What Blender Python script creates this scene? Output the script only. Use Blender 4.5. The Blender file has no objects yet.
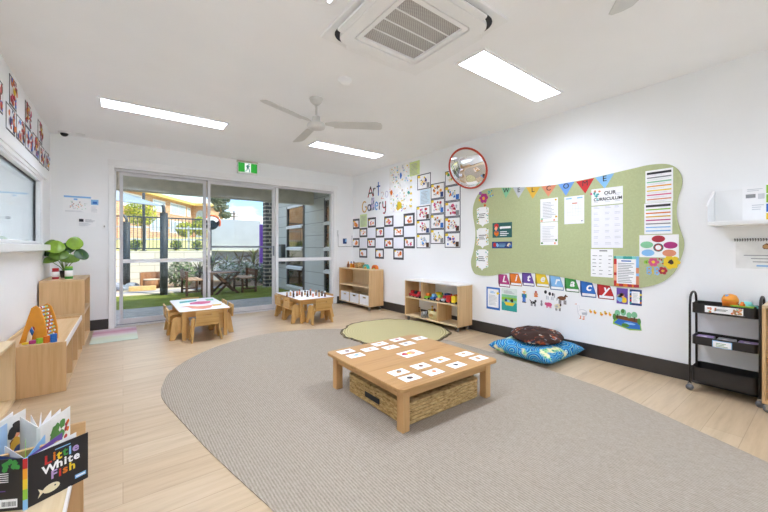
import bpy, bmesh, math, random
from mathutils import Vector, Matrix
PI = math.pi
COL = bpy.context.scene.collection
rnd = random.Random(7)
XR, YB, XL, ZC = 3.965, 6.35, -.772, 2.70        # right wall, back wall, left wall, ceiling

# ------------------------------------------------------------------ materials
def lin(h):
    h = h.lstrip('#')
    v = [int(h[i:i+2], 16) / 255 for i in (0, 2, 4)]
    return tuple(c / 12.92 if c <= .04045 else ((c + .055) / 1.055) ** 2.4 for c in v) + (1,)
class NT:
    def __init__(s, name):
        s.m = bpy.data.materials.new(name); s.m.use_nodes = True
        s.t = s.m.node_tree; s.t.nodes.clear()
        s.out = s.n('ShaderNodeOutputMaterial')
    def n(s, kind, **kw):
        nd = s.t.nodes.new(kind)
        for k, v in kw.items(): setattr(nd, k, v)
        return nd
    def l(s, a, b): s.t.links.new(a, b)
    def bsdf(s, rough=.5, metal=0, spec=.5):
        b = s.n('ShaderNodeBsdfPrincipled')
        b.inputs['Roughness'].default_value = rough; b.inputs['Metallic'].default_value = metal
        b.inputs['Specular IOR Level'].default_value = spec
        s.l(b.outputs[0], s.out.inputs[0]); return b
    def coord(s, scale=(1, 1, 1), rot=(0, 0, 0), loc=(0, 0, 0)):
        tc = s.n('ShaderNodeTexCoord'); mp = s.n('ShaderNodeMapping')
        mp.inputs['Scale'].default_value = scale; mp.inputs['Rotation'].default_value = rot
        mp.inputs['Location'].default_value = loc
        s.l(tc.outputs['Object'], mp.inputs[0]); return mp.outputs[0]
    def noise(s, co, scale=5, detail=3, rough=.5):
        t = s.n('ShaderNodeTexNoise'); t.inputs['Scale'].default_value = scale
        t.inputs['Detail'].default_value = detail; t.inputs['Roughness'].default_value = rough
        s.l(co, t.inputs['Vector']); return t.outputs[0]
    def ramp(s, fac, stops, interp='LINEAR'):
        r = s.n('ShaderNodeValToRGB'); e = r.color_ramp.elements; r.color_ramp.interpolation = interp
        while len(e) < len(stops): e.new(.5)
        for i, (p, c) in enumerate(stops): e[i].position = p; e[i].color = lin(c) if isinstance(c, str) else c
        s.l(fac, r.inputs[0]); return r.outputs[0]
    def bump(s, h, b, strength=.3, dist=.01):
        n = s.n('ShaderNodeBump'); n.inputs['Strength'].default_value = strength; n.inputs['Distance'].default_value = dist
        s.l(h, n.inputs['Height']); s.l(n.outputs[0], b.inputs['Normal'])
def shade(h, k):
    h = h.lstrip('#'); return '%02x%02x%02x' % tuple(max(0, min(255, round(int(h[i:i+2], 16) * k))) for i in (0, 2, 4))
def mk(name, col, rough=.5, metal=0, var=.05, scale=9, bump=0, spec=.5):
    t = NT(name); b = t.bsdf(rough, metal, spec); f = t.noise(t.coord(), scale)
    t.l(t.ramp(f, [(.3, shade(col, 1 - var)), (.7, shade(col, 1 + var * .6))]), b.inputs['Base Color'])
    if bump: t.bump(f, b, bump, .004)
    return t.m
def wood(name, a, bcol, axis, rough=.45, k=1.0):
    sc = {'x': (1.2, 22, 22), 'y': (22, 1.2, 22), 'z': (22, 22, 1.2)}[axis]
    t = NT(name); b = t.bsdf(rough, 0, .4); co = t.coord(tuple(c * k for c in sc))
    f = t.noise(co, 1.0, 4, .6)
    t.l(t.ramp(f, [(.3, bcol), (.5, shade(a, .97)), (.72, a)]), b.inputs['Base Color']); t.bump(f, b, .08, .002)
    return t.m
def emit(name, col, s):
    t = NT(name); e = t.n('ShaderNodeEmission'); e.inputs[0].default_value = lin(col); e.inputs[1].default_value = s
    t.l(e.outputs[0], t.out.inputs[0]); return t.m
def glass(name, refl=.06, tint='f4f8f7'):
    t = NT(name); a = t.n('ShaderNodeBsdfTransparent'); a.inputs[0].default_value = lin(tint)
    g = t.n('ShaderNodeBsdfGlossy'); g.inputs['Roughness'].default_value = .01
    mx = t.n('ShaderNodeMixShader'); fr = t.n('ShaderNodeFresnel'); fr.inputs[0].default_value = 1.45
    mu = t.n('ShaderNodeMath', operation='MULTIPLY'); mu.inputs[1].default_value = refl / .04
    t.l(fr.outputs[0], mu.inputs[0]); t.l(mu.outputs[0], mx.inputs[0])
    t.l(a.outputs[0], mx.inputs[1]); t.l(g.outputs[0], mx.inputs[2]); t.l(mx.outputs[0], t.out.inputs[0]); return t.m

WALL = mk('wall_paint', 'f3f4f4', .7, var=.008, scale=2)
CEIL = mk('ceiling_paint', 'f5f5f5', .8, var=.008, scale=2)
WHITE = mk('white_gloss', 'f0f0ef', .35, var=.01)
PAPER = mk('paper_white', 'f6f6f6', .6, var=.01)
LAV = mk('paper_cool', 'f1f1f8', .6, var=.01)
GREYP = mk('print_grey', 'a5a7ab', .6)
LGREY = mk('print_pale', 'd0d2d6', .6)
DARKP = mk('print_dark', '2b2c30', .6)
ALU = mk('aluminium_silver', 'cfcdce', .4, .1, .02)
ALUD = mk('rail_bluegrey', '7d828c', .4, .2, .02)
ALUW = mk('frame_white', 'e3e3e3', .4, 0, .01)
BASEB = mk('skirting_charcoal', '3b3633', .35, 0, .06)
GREYPL = mk('grey_plastic', '9b9a97', .45, 0, .03)
BLACK = mk('black_plastic', '17171a', .4)
BLACKM = mk('black_metal', '2c2826', .45, .2, .05)
STEEL = mk('chrome_steel', 'b8babd', .25, .9, .02)
MIRR = mk('mirror_glass', 'f2f2f2', .02, 1., 0)
OUTM = mk('mirror_dark', '5a5a58', .05, 1., 0)
WOODX = wood('oak_grain_x', 'd2ac7c', 'b58a58', 'x')
WOODY = wood('oak_grain_y', 'd2ac7c', 'b58a58', 'y')
WOODZ = wood('oak_grain_z', 'd2ac7c', 'b58a58', 'z')
BIRCHX = wood('birch_x', 'e6cfa8', 'd3b78a', 'x'); BIRCHY = wood('birch_y', 'e6cfa8', 'd3b78a', 'y')
BIRCHZ = wood('birch_z', 'e6cfa8', 'd3b78a', 'z')
LAMX = wood('laminate_oak_x', 'd8b383', 'c49c68', 'x'); LAMY = wood('laminate_oak_y', 'd9b98c', 'c8a373', 'y')
LAMZ = wood('laminate_oak_z', 'd8b383', 'c49c68', 'z')
CTW = wood('table_oak_x', 'c0945f', 'a67a48', 'x', .55); CTZ = wood('table_oak_z', 'cda06a', 'b48650', 'z')
KIDZ = wood('chair_ply', 'd3a866', 'b98a48', 'z', .4); KIDX = wood('chair_ply_x', 'd3a866', 'b98a48', 'x', .4)
EDGE = mk('white_edging', 'ebe6e0', .4, 0, .02)
LAMWH = mk('table_laminate', 'eeeef2', .3, 0, .01)
PAL = {}
for n_, c_ in dict(red='c62828', crimson='b02a3a', pink='d85a86', magenta='b8337f', orange='e2781c', amber='f0a623', yellow='f0cf2e',
                   lime='8fc43a', green='3f9a44', teal='2fa29a', aqua='7fcfcb', sky='86bdea', blue='2b6fc4', navy='24407c', purple='6a4aa5',
                   lilac='b79bd0', brown='7a4a26', dkbrown='47301f', tan='c79a62', cream='efe3bf', grey='8b8d90', salmon='e0906c',
                   silver='bfc3ca', gold='e0b23c', leafgreen='4f8a3c', peach='f0a884', mint='86c79a', tealdark='27605c').items():
    PAL[n_] = mk('paint_' + n_, c_, .5, 0, .04)

# ------------------------------------------------------------------ mesh builder
class MB:
    def __init__(s): s.bm = bmesh.new(); s.mats = []; s.M = Matrix()
    def mi(s, m):
        if m not in s.mats: s.mats.append(m)
        return s.mats.index(m)
    def add(s, vs, fs, m, smooth=False):
        k = s.mi(m); V = [s.bm.verts.new(s.M @ Vector(v)) for v in vs]
        for f in fs:
            try: F = s.bm.faces.new([V[i] for i in f])
            except ValueError: continue
            F.material_index = k; F.smooth = smooth
        return s
    def box(s, x0, x1, y0, y1, z0, z1, m):
        return s.add([(x0,y0,z0),(x1,y0,z0),(x1,y1,z0),(x0,y1,z0),(x0,y0,z1),(x1,y0,z1),(x1,y1,z1),(x0,y1,z1)],
                     [(0,3,2,1),(4,5,6,7),(0,1,5,4),(1,2,6,5),(2,3,7,6),(3,0,4,7)], m)
    def prism(s, pts, a, b, m, axis='z', smooth=False):
        f = {'z': lambda p, h: (p[0], p[1], h), 'x': lambda p, h: (h, p[0], p[1]), 'y': lambda p, h: (p[0], h, p[1])}[axis]
        n = len(pts); vs = [f(p, a) for p in pts] + [f(p, b) for p in pts]
        return s.add(vs, [tuple(range(n))[::-1], tuple(range(n, 2*n))] + [(i, (i+1) % n, n+(i+1) % n, n+i) for i in range(n)], m, smooth)
    def tube(s, pts, r, m, n=10, closed=False, caps=True):
        P = [Vector(p) for p in pts]; R = r if isinstance(r, (list, tuple)) else [r] * len(P); vs = []; fs = []; k = len(P)
        up = None
        for i, p in enumerate(P):
            d = (P[(i+1) % k] - P[i-1]) if closed else (P[min(i+1, k-1)] - P[max(i-1, 0)])
            d.normalize()
            if up is None: up = d.orthogonal().normalized()
            up = (up - d * up.dot(d)); up = up.normalized() if up.length > 1e-6 else d.orthogonal().normalized()
            w = d.cross(up)
            for j in range(n):
                a = 2*PI*j/n; vs.append(p + (up*math.cos(a) + w*math.sin(a)) * R[i])
        for i in range(k if closed else k-1):
            for j in range(n):
                a, b = i*n, ((i+1) % k)*n; fs.append((a+j, a+(j+1) % n, b+(j+1) % n, b+j))
        if not closed and caps: fs += [tuple(range(n))[::-1], tuple(range((k-1)*n, k*n))]
        return s.add(vs, fs, m, True)
    def cyl(s, p0, p1, r, m, r1=None, n=14): return s.tube([p0, p1], [r, r if r1 is None else r1], m, n)
    def lathe(s, prof, m, c=(0, 0, 0), n=24, sx=1, sy=1):
        vs = []; fs = []; k = len(prof)
        for r, z in prof:
            for j in range(n):
                a = 2*PI*j/n; vs.append((c[0]+r*sx*math.cos(a), c[1]+r*sy*math.sin(a), c[2]+z))
        for i in range(k-1):
            for j in range(n): fs.append((i*n+j, i*n+(j+1) % n, (i+1)*n+(j+1) % n, (i+1)*n+j))
        fs += [tuple(range(n))[::-1], tuple(range((k-1)*n, k*n))]
        return s.add(vs, fs, m, True)
    def ball(s, c, r, m, n=16, k=9):
        rx, ry, rz = r if isinstance(r, (tuple, list)) else (r, r, r)
        prof = [(max(.001, math.sin(PI*i/k)), -math.cos(PI*i/k)) for i in range(k+1)]
        vs = []; fs = []
        for q, z in prof:
            for j in range(n):
                a = 2*PI*j/n; vs.append((c[0]+rx*q*math.cos(a), c[1]+ry*q*math.sin(a), c[2]+rz*z))
        for i in range(k):
            for j in range(n): fs.append((i*n+j, i*n+(j+1) % n, (i+1)*n+(j+1) % n, (i+1)*n+j))
        return s.add(vs, fs, m, True)
    def text(s, t, x, y, size, z, m, align='CENTER', shear=0, th=.0006, bold=0):
        cu = bpy.data.curves.new('lettering', 'FONT'); cu.body = t; cu.size = size; cu.align_x = align; cu.align_y = 'CENTER'
        cu.extrude = th; cu.shear = shear; cu.resolution_u = 3; cu.offset = bold
        o = bpy.data.objects.new('lettering', cu); COL.objects.link(o)
        dg = bpy.context.evaluated_depsgraph_get(); me = o.evaluated_get(dg).to_mesh()
        s.add([(v.co.x+x, v.co.y+y, v.co.z+z+th) for v in me.vertices], [tuple(p.vertices) for p in me.polygons], m)
        o.evaluated_get(dg).to_mesh_clear(); bpy.data.objects.remove(o); bpy.data.curves.remove(cu); return s
    def build(s, name, parent=None, loc=None, M=None, bev=0, sub=0, seg=2):
        bm = s.bm
        bmesh.ops.remove_doubles(bm, verts=bm.verts, dist=1e-6)
        bmesh.ops.recalc_face_normals(bm, faces=bm.faces)
        if bev:
            es = [e for e in bm.edges if len(e.link_faces) == 2 and e.calc_face_angle(0) > .6]
            bmesh.ops.bevel(bm, geom=es, offset=bev, segments=seg, profile=.6, affect='EDGES', clamp_overlap=True)
        me = bpy.data.meshes.new(name); bm.to_mesh(me); bm.free()
        for m in s.mats: me.materials.append(m)
        o = bpy.data.objects.new(name, me); COL.objects.link(o)
        if parent: o.parent = parent
        if M is not None: o.matrix_world = M
        if loc: o.location = loc
        if sub:
            md = o.modifiers.new('smooth', 'SUBSURF'); md.levels = sub; md.render_levels = sub
        return o
def tag(o, label, cat, group=None):
    o['label'] = label; o['category'] = cat
    if group: o['group'] = group
    return o
def thing(name, label, cat, loc=(0, 0, 0), group=None, rz=0, M=None):
    o = bpy.data.objects.new(name, None); COL.objects.link(o); o.empty_display_size = .1
    o.location = loc; o.rotation_euler = (0, 0, rz)
    if M is not None: o.matrix_world = M
    return tag(o, label, cat, group)
def struct(o): o['kind'] = 'structure'; return o
def sroot(name, loc=(0, 0, 0)):
    o = bpy.data.objects.new(name, None); COL.objects.link(o); o.location = loc; return struct(o)
def copy_tree(o, parent=None):
    c = o.copy(); COL.objects.link(c)
    if parent: c.parent = parent
    for ch in list(o.children): copy_tree(ch, c)
    return c
AX = {'R': ((0,-1,0), (0,0,1), (-1,0,0)), 'B': ((1,0,0), (0,0,1), (0,-1,0)), 'L': ((0,1,0), (0,0,1), (1,0,0)), 'F': ((1,0,0), (0,1,0), (0,0,1))}
def frame(plane, loc, rot=0):
    x, y, z = AX[plane]
    M = Matrix((x, y, z)).transposed().to_4x4(); M.translation = loc
    return M @ Matrix.Rotation(rot, 4, 'Z')
def wloc(plane, a, b, off):
    return {'R': (XR - off, a, b), 'B': (a, YB - off, b), 'L': (XL + off, a, b)}[plane]
def rect(mb, x0, y0, x1, y1, m, k=0): mb.box(x0, x1, y0, y1, k*.0012, (k+1)*.0012, m)
def lines(mb, x0, y0, x1, y1, n, m=GREYP, k=1, fill=.45):
    st = (y1 - y0) / n
    for i in range(n):
        w = (x1 - x0) * rnd.uniform(.6, 1); rect(mb, x0, y0 + i*st, x0 + w, y0 + i*st + st*fill, m, k)
def blob(mb, x, y, r, m, k=1, n=9, sy=1):
    mb.prism([(x + r*rnd.uniform(.65, 1.15)*math.cos(2*PI*i/n), y + sy*r*rnd.uniform(.65, 1.15)*math.sin(2*PI*i/n)) for i in range(n)], k*.0012, (k+1)*.0012, m)
def art(mb, w, h, cols, n, rr=.13, spread=.3, cx=0, cy=0):
    for i in range(n):
        blob(mb, cx + w*rnd.uniform(-spread, spread), cy + h*rnd.uniform(-spread, spread), rr*min(w, h)*rnd.uniform(.4, 1.2), PAL[rnd.choice(cols)], 1 + i*.35, 8)
def flat(name, label, cat, plane, q, draw, group=None, off=.001, rot=0):
    a, b, w, h = q; mb = MB(); draw(mb, w, h)
    return tag(mb.build(name, M=frame(plane, wloc(plane, a, b, off), rot)), label, cat, group)

# ------------------------------------------------------------------ camera, light, world
sc = bpy.context.scene
cam = bpy.data.cameras.new('camera'); co = bpy.data.objects.new('camera', cam); COL.objects.link(co); sc.camera = co
cam.sensor_width = 36; cam.lens = 345/768*36; cam.shift_y = -9/768; cam.clip_end = 300; cam.clip_start = .02
co.location = (0, 0, 1.176); co.rotation_euler = (PI/2, 0, -math.atan2(261, 345))
sc.view_settings.view_transform = 'Standard'; sc.view_settings.look = 'None'
sc.view_settings.exposure = 1.17; sc.view_settings.gamma = 1; sc.view_settings.use_curve_mapping = False
try: sc.cycles.use_denoising = True
except Exception: pass
sc.cycles.max_bounces = 14; sc.cycles.diffuse_bounces = 8; sc.cycles.transparent_max_bounces = 24
w = bpy.data.worlds.new('sky'); sc.world = w; w.use_nodes = True; nt = w.node_tree; nt.nodes.clear()
def wn(k): return nt.nodes.new(k)
tc = wn('ShaderNodeTexCoord'); sp = wn('ShaderNodeSeparateXYZ'); nt.links.new(tc.outputs['Generated'], sp.inputs[0])
r1 = wn('ShaderNodeValToRGB'); e = r1.color_ramp.elements; e[0].position = 0; e[0].color = lin('a8c8ea'); e[1].position = .5; e[1].color = lin('4f86c8')
nt.links.new(sp.outputs[2], r1.inputs[0])
ns = wn('ShaderNodeTexNoise'); ns.inputs['Scale'].default_value = 4.2; ns.inputs['Detail'].default_value = 7; ns.inputs['Roughness'].default_value = .55
mp = wn('ShaderNodeMapping'); mp.inputs['Scale'].default_value = (1, 1, 2.4); mp.inputs['Location'].default_value = (.35, .1, .0)
nt.links.new(tc.outputs['Generated'], mp.inputs[0]); nt.links.new(mp.outputs[0], ns.inputs['Vector'])
r2 = wn('ShaderNodeValToRGB'); e = r2.color_ramp.elements; e[0].position = .47; e[0].color = (0,0,0,1); e[1].position = .60; e[1].color = (1,1,1,1)
nt.links.new(ns.outputs[0], r2.inputs[0])
mx = wn('ShaderNodeMix'); mx.data_type = 'RGBA'; mx.inputs['B'].default_value = lin('ffffff')
nt.links.new(r2.outputs[0], mx.inputs['Factor']); nt.links.new(r1.outputs[0], mx.inputs['A'])
bg = wn('ShaderNodeBackground'); bg.inputs[1].default_value = 1.2; wo = wn('ShaderNodeOutputWorld')
nt.links.new(mx.outputs['Result'], bg.inputs[0]); nt.links.new(bg.outputs[0], wo.inputs[0])
sun = bpy.data.lights.new('sun', 'SUN'); sun.energy = 3.0; sun.angle = .01; sun.color = (1, .96, .89)
so = bpy.data.objects.new('sun', sun); COL.objects.link(so); so.location = (4, -4, 9)
so.rotation_euler = Vector((-.6, .75, -1.05)).to_track_quat('-Z', 'Y').to_euler()

# ------------------------------------------------------------------ the room
def floor_mat():
    t = NT('oak_vinyl_planks'); b = t.bsdf(.33, 0, .5); c = t.coord()
    br = t.n('ShaderNodeTexBrick'); br.inputs['Scale'].default_value = 1; br.inputs['Brick Width'].default_value = 1.22; br.inputs['Row Height'].default_value = .18
    br.inputs['Mortar Size'].default_value = .0018; br.inputs['Mortar Smooth'].default_value = .1; br.inputs['Bias'].default_value = 0
    br.inputs['Color1'].default_value = lin('c5ad8d'); br.inputs['Color2'].default_value = lin('cfba9c'); br.inputs['Mortar'].default_value = lin('b39a7c')
    t.l(c, br.inputs['Vector'])
    g = t.noise(t.coord((1.6, 17, 1)), 1.4, 5, .6); gr = t.ramp(g, [(.25, 'dad2c8'), (.55, 'f6f3ee'), (.75, 'ffffff')])
    m = t.n('ShaderNodeMix', data_type='RGBA', blend_type='MULTIPLY'); m.inputs['Factor'].default_value = .8
    t.l(br.outputs[0], m.inputs['A']); t.l(gr, m.inputs['B']); t.l(m.outputs['Result'], b.inputs['Base Color']); t.bump(g, b, .05, .002); return t.m
def carpet_mat():
    t = NT('ribbed_taupe_carpet'); b = t.bsdf(.95, 0, .1)
    wv = t.n('ShaderNodeTexWave', wave_type='BANDS', bands_direction='X'); wv.inputs['Scale'].default_value = 21; wv.inputs['Distortion'].default_value = 1.6
    wv.inputs['Detail'].default_value = 2; wv.inputs['Detail Scale'].default_value = 4; t.l(t.coord(), wv.inputs['Vector'])
    nz = t.noise(t.coord((1, .35, 1)), 130, 2, .7)
    ad = t.n('ShaderNodeMath', operation='MULTIPLY_ADD'); ad.inputs[1].default_value = .35; t.l(wv.outputs[1], ad.inputs[0])
    ml = t.n('ShaderNodeMath', operation='MULTIPLY'); ml.inputs[1].default_value = .65; t.l(nz, ml.inputs[0]); t.l(ml.outputs[0], ad.inputs[2])
    t.l(t.ramp(ad.outputs[0], [(.2, '8d8272'), (.5, 'a3988a'), (.8, 'b5aa9b')]), b.inputs['Base Color']); t.bump(ad.outputs[0], b, .5, .006); return t.m
YR = -2.2
struct(MB().box(XL-.15, XR+.15, YR, 6.47, -.12, 0, floor_mat()).build('floor'))
struct(MB().box(XL-.15, XR+.15, YR-.12, 6.47, ZC, ZC+.12, CEIL).build('ceiling'))
struct(MB().box(XR, XR+.15, YR, 6.47, 0, ZC, WALL).build('wall_right'))
m = MB(); m.box(XL-.15, XL+.25, YR-.12, YR, 0, ZC, WALL); m.box(XR-.25, XR+.15, YR-.12, YR, 0, ZC, WALL); m.box(XL+.25, XR-.25, YR-.12, YR, 2.4, ZC, WALL); struct(m.build('wall_rear'))
m = MB(); W0, W1, Z0, Z1 = 1.9, 5.63, 1.21, 1.965      # observation window in the left wall
m.box(XL-.15, XL, YR, 6.47, 0, Z0, WALL); m.box(XL-.15, XL, YR, 6.47, Z1, ZC, WALL); m.box(XL-.15, XL, YR, W0, Z0, Z1, WALL); m.box(XL-.15, XL, W1, 6.47, Z0, Z1, WALL)
struct(m.build('wall_left'))
D0, D1, DH = -.10, 3.49, 2.355                          # opening to the veranda
m = MB(); m.box(XL, D0, YB, 6.47, 0, ZC, WALL); m.box(D1, XR, YB, 6.47, 0, ZC, WALL); m.box(D0, D1, YB, 6.47, DH, ZC, WALL)
struct(m.build('wall_back'))
m = MB(); m.box(XR-.014, XR-.0005, YR+.02, YB-.001, 0, .145, BASEB); struct(m.build('baseboard_right', bev=.003))
m = MB(); m.box(XL+.016, D0-.068, YB-.014, YB-.0005, 0, .145, BASEB); m.box(D1+.068, XR-.016, YB-.014, YB-.0005, 0, .145, BASEB); struct(m.build('baseboard_back', bev=.003))
m = MB(); m.box(XL+.0005, XL+.014, YR+.02, YB-.001, 0, .145, BASEB); struct(m.build('baseboard_left', bev=.003))
# door casing
m = MB(); m.box(D0-.065, D0, YB-.03, YB-.0005, 0, DH+.02, WHITE); m.box(D1, D1+.065, YB-.03, YB-.0005, 0, DH+.02, WHITE)
m.box(D0-.075, D1+.08, YB-.035, YB-.0005, DH+.005, DH+.085, WHITE); m.box(D0-.06, D1+.065, YB-.024, YB-.001, DH-.03, DH+.005, WHITE)
struct(m.build('trim_1', bev=.004))
# aluminium head, sill and mullion
m = MB(); m.box(D0, D1, YB+.01, 6.46, DH-.07, DH-.031, ALU); m.box(D0, D1, YB+.005, 6.46, 0, .022, ALU); m.box(D0+.0005, D0+.02, YB+.01, 6.46, .022, DH-.07, ALUW)
m.box(2.272, 2.325, YB-.002, 6.46, .022, DH-.071, ALUW); m.box(3.445, D1-.0005, YB+.005, 6.46, .022, DH-.07, ALUW)
for y in (.045, .085): m.box(D0+.02, 2.27, YB+y, YB+y+.006, .0225, .034, ALUD)
struct(m.build('trim_2', bev=.002))
GL = glass('door_glass', .03)
def leaf(name, x0, x1, y, zr, hr, fm, rm, hx):
    r = sroot(name, (x0, y, .034)); H = DH-.071-.034; Wd = x1-x0
    m = MB(); m.box(0, .042, -.016, .016, 0, H, fm); m.box(Wd-.046, Wd, -.016, .016, 0, H, fm)
    m.box(.042, Wd-.046, -.016, .016, 0, .075, fm); m.box(.042, Wd-.046, -.016, .016, H-.045, H, fm); struct(m.build('door_frame', r, bev=.003))
    struct(MB().box(.042, Wd-.046, -.014, .014, zr-hr, zr+hr, rm).build('mid_rail', r, bev=.003))
    m = MB(); m.box(.042, Wd-.046, -.003, .003, .075, zr-hr, GL); m.box(.042, Wd-.046, -.003, .003, zr+hr, H-.045, GL); struct(m.build('glass_pane', r))
    if hx is not None:
        m = MB(); m.box(hx-.014, hx+.014, -.034, -.0165, .98, 1.16, ALUD); m.box(hx-.008, hx+.008, -.05, -.034, 1.0, 1.14, ALUD); struct(m.build('door_handle', r, bev=.003))
leaf('door_1', -.042, 1.115, YB+.088, .93, .028, ALU, ALUW, None)
leaf('door_2', 1.13, 2.265, YB+.048, 1.145, .016, ALU, ALUD, 1.108)
r = sroot('window_2', (2.325, YB+.06, .022))
struct(MB().box(0, 1.12, -.02, .02, .88, .945, ALUW).build('mid_rail', r, bev=.003))
m = MB(); m.box(0, 1.12, -.003, .003, 0, .88, GL); m.box(0, 1.12, -.003, .003, .945, DH-.093, GL); struct(m.build('glass_pane', r))
# glazing added across the unseen rear wall to let in light for the ceiling
r = sroot('window_5', (XL+.25, YR-.06, 0)); WW = XR-XL-.5; m = MB()
for k in range(5): m.box(WW*k/4-(.03 if k else 0)+(0 if k < 4 else -.03), WW*k/4+(.06 if k == 0 else .03 if k < 4 else 0), -.03, .03, .0005, 2.3995, ALU)
for k in range(4): m.box(WW*k/4+.06, WW*(k+1)/4-.03, -.025, .025, .0005, .06, ALU); m.box(WW*k/4+.06, WW*(k+1)/4-.03, -.025, .025, 2.34, 2.3995, ALU)
struct(m.build('window_frame', r)); m = MB()
for k in range(4): m.box(WW*k/4+.06, WW*(k+1)/4-.03, -.004, .004, .06, 2.34, GL)
struct(m.build('glass_pane', r))
struct(MB().box(-9, 12, -16, YR-.1205, -.12, -.01, mk('bounce_ground_pale', 'dedbd5', .85, 0, .04, 4)).build('bounce_ground'))  # pale ground added outside to bounce daylight up through the rear glazing
# observation window in the left wall with a deep sill; the plain lit room behind it is added
r = sroot('window_1', (XL, W0, Z0))
L_ = W1-W0; Hh = Z1-Z0
m = MB(); m.box(-.14, .012, 0, L_, Hh-.03, Hh-.001, ALUW); m.box(-.14, .012, L_-.05, L_-.001, .002, Hh-.03, ALUW); m.box(-.14, .012, .001, .05, .002, Hh-.03, ALUW); m.box(-.14, .012, .05, L_-.05, .002, .03, ALUW); struct(m.build('window_frame', r, bev=.003))
m = MB(); m.box(-.05, -.03, .05, L_-.05, Hh-.052, Hh-.031, BLACK); m.box(-.05, -.03, L_-.072, L_-.051, .031, Hh-.052, BLACK); struct(m.build('window_seal', r))
struct(MB().box(-.043, -.037, .0505, L_-.073, .0305, Hh-.053, glass('window_glass', .025)).build('glass_pane', r))
m = MB(); m.box(XL+.0005, XL+.08, W0-.3, W1+.09, Z0-.075, Z0-.005, WHITE); struct(m.build('trim_3', bev=.008))
m = MB(); m.box(XL+.0005, XL+.03, W0-.1, W1+.35, Z1+.04, Z1+.15, WHITE); m.box(XL+.0005, XL+.02, W1+.002, W1+.08, Z0-.004, Z1+.04, WHITE); m.box(XL+.0005, XL+.02, W0-.1, W1+.08, Z1+.001, Z1+.04, WHITE); struct(m.build('trim_4', bev=.005))
m = MB(); m.box(-3.4, XL-.151, .4, 7.2, -.1, 0, mk('far_floor', 'cfcac4', .5)); struct(m.build('floor_next_room'))
m = MB(); m.box(-3.5, -3.4, .4, 7.2, 0, ZC, WALL); m.box(-3.4, XL-.151, .3, .4, 0, ZC, WALL); m.box(-3.4, XL-.151, 7.2, 7.3, 0, ZC, WALL); struct(m.build('wall_next_room'))
m = MB(); m.box(-3.5, XL-.151, .3, 7.3, ZC, ZC+.1, CEIL); struct(m.build('ceiling_next_room'))

# lights in the ceiling
def panel_mat():      # opal panel with the forward-weighted output of a prismatic diffuser
    t = NT('led_panel'); e = t.n('ShaderNodeEmission'); e.inputs[0].default_value = lin('e4ecff'); g = t.n('ShaderNodeNewGeometry')
    d = t.n('ShaderNodeVectorMath', operation='DOT_PRODUCT'); t.l(g.outputs['Incoming'], d.inputs[0]); t.l(g.outputs['Normal'], d.inputs[1])
    a = t.n('ShaderNodeMath', operation='ABSOLUTE'); t.l(d.outputs['Value'], a.inputs[0]); p = t.n('ShaderNodeMath', operation='POWER'); p.inputs[1].default_value = 1.1; t.l(a.outputs[0], p.inputs[0])
    m_ = t.n('ShaderNodeMath', operation='MULTIPLY'); m_.inputs[1].default_value = 21.5; t.l(p.outputs[0], m_.inputs[0]); t.l(m_.outputs[0], e.inputs[1]); t.l(e.outputs[0], t.out.inputs[0]); return t.m
PANEL = panel_mat()
def ceiling_light(x, y, label, group='recessed ceiling light panels'):
    t = thing('ceiling_light', label, 'light', (x, y, ZC), group)
    MB().box(-.60, .60, -.125, .125, -.012, -.004, PANEL).build('diffuser', t)
    m = MB()
    for b in ((-.625, .625, -.147, -.1255), (-.625, .625, .1255, .147), (-.625, -.6005, -.1255, .1255), (.6005, .625, -.1255, .1255)): m.box(*b, -.014, -.0005, WHITE)
    m.build('frame', t, bev=.002)
ceiling_light(.42, 4.66, 'long ceiling light panel above the front of the left play table')
ceiling_light(2.82, 4.66, 'long ceiling light panel just beyond the ceiling fan')
ceiling_light(2.82, 1.78, 'long ceiling light panel beside the air conditioner')
for x, y, s_ in ((.42, 1.78, 'ceiling light panel left of the air conditioner, outside the photo'), (.42, -1.1, 'added ceiling light panel, unseen behind the camera on the window wall side'), (2.82, -1.1, 'added ceiling light panel, unseen behind the camera on the right wall side')):  # the two behind the camera are added to supply light
    ceiling_light(x, y, s_)
ceiling_light(-2.1, 3.2, 'added ceiling light panel in the room behind the observation window')  # panels in this room are added to brighten the view through the window
ceiling_light(-2.1, 5.4, 'second added ceiling light panel in the room behind the observation window')
for y_, l_ in ((3.4, 'near'), (4.8, 'central'), (6.2, 'far')): ceiling_light(-2.72, y_, l_ + ' wall-side ceiling light panel added to brighten the room behind the observation window')  # row added to wash the far wall with light
ceiling_light(-2.1, 4.3, 'middle added ceiling light panel in the room behind the observation window'); ceiling_light(-2.1, 6.4, 'farthest added ceiling light panel in the room behind the observation window')

# air conditioner cassette
t = thing('air_conditioner', 'square white ceiling cassette air conditioner with a grey mesh grille', 'air conditioner', (1.59, 1.79, ZC))
def rsq(h, r, k=5):
    return [(sx*(h-r)+r*math.cos(a0+i*PI/2/k), sy*(h-r)+r*math.sin(a0+i*PI/2/k)) for sx, sy, a0 in ((1,1,0),(-1,1,PI/2),(-1,-1,PI),(1,-1,1.5*PI)) for i in range(k+1)]
MB().prism([(-.46,-.46),(.46,-.46),(.46,.46),(-.46,.46)], -.022, -.0005, WHITE).build('outer_panel', t, bev=.006)
def ring(mb, o, i, za, zb, m):
    n = len(o); vs = [(x, y, za) for x, y in o] + [(x, y, za) for x, y in i] + [(x, y, zb) for x, y in o] + [(x, y, zb) for x, y in i]; fs = []
    for a in range(n):
        b = (a+1) % n; fs += [(a, b, n+b, n+a), (2*n+a, 3*n+a, 3*n+b, 2*n+b), (a, 2*n+a, 2*n+b, b), (n+a, n+b, 3*n+b, 3*n+a)]
    mb.add(vs, fs, m)
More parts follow.
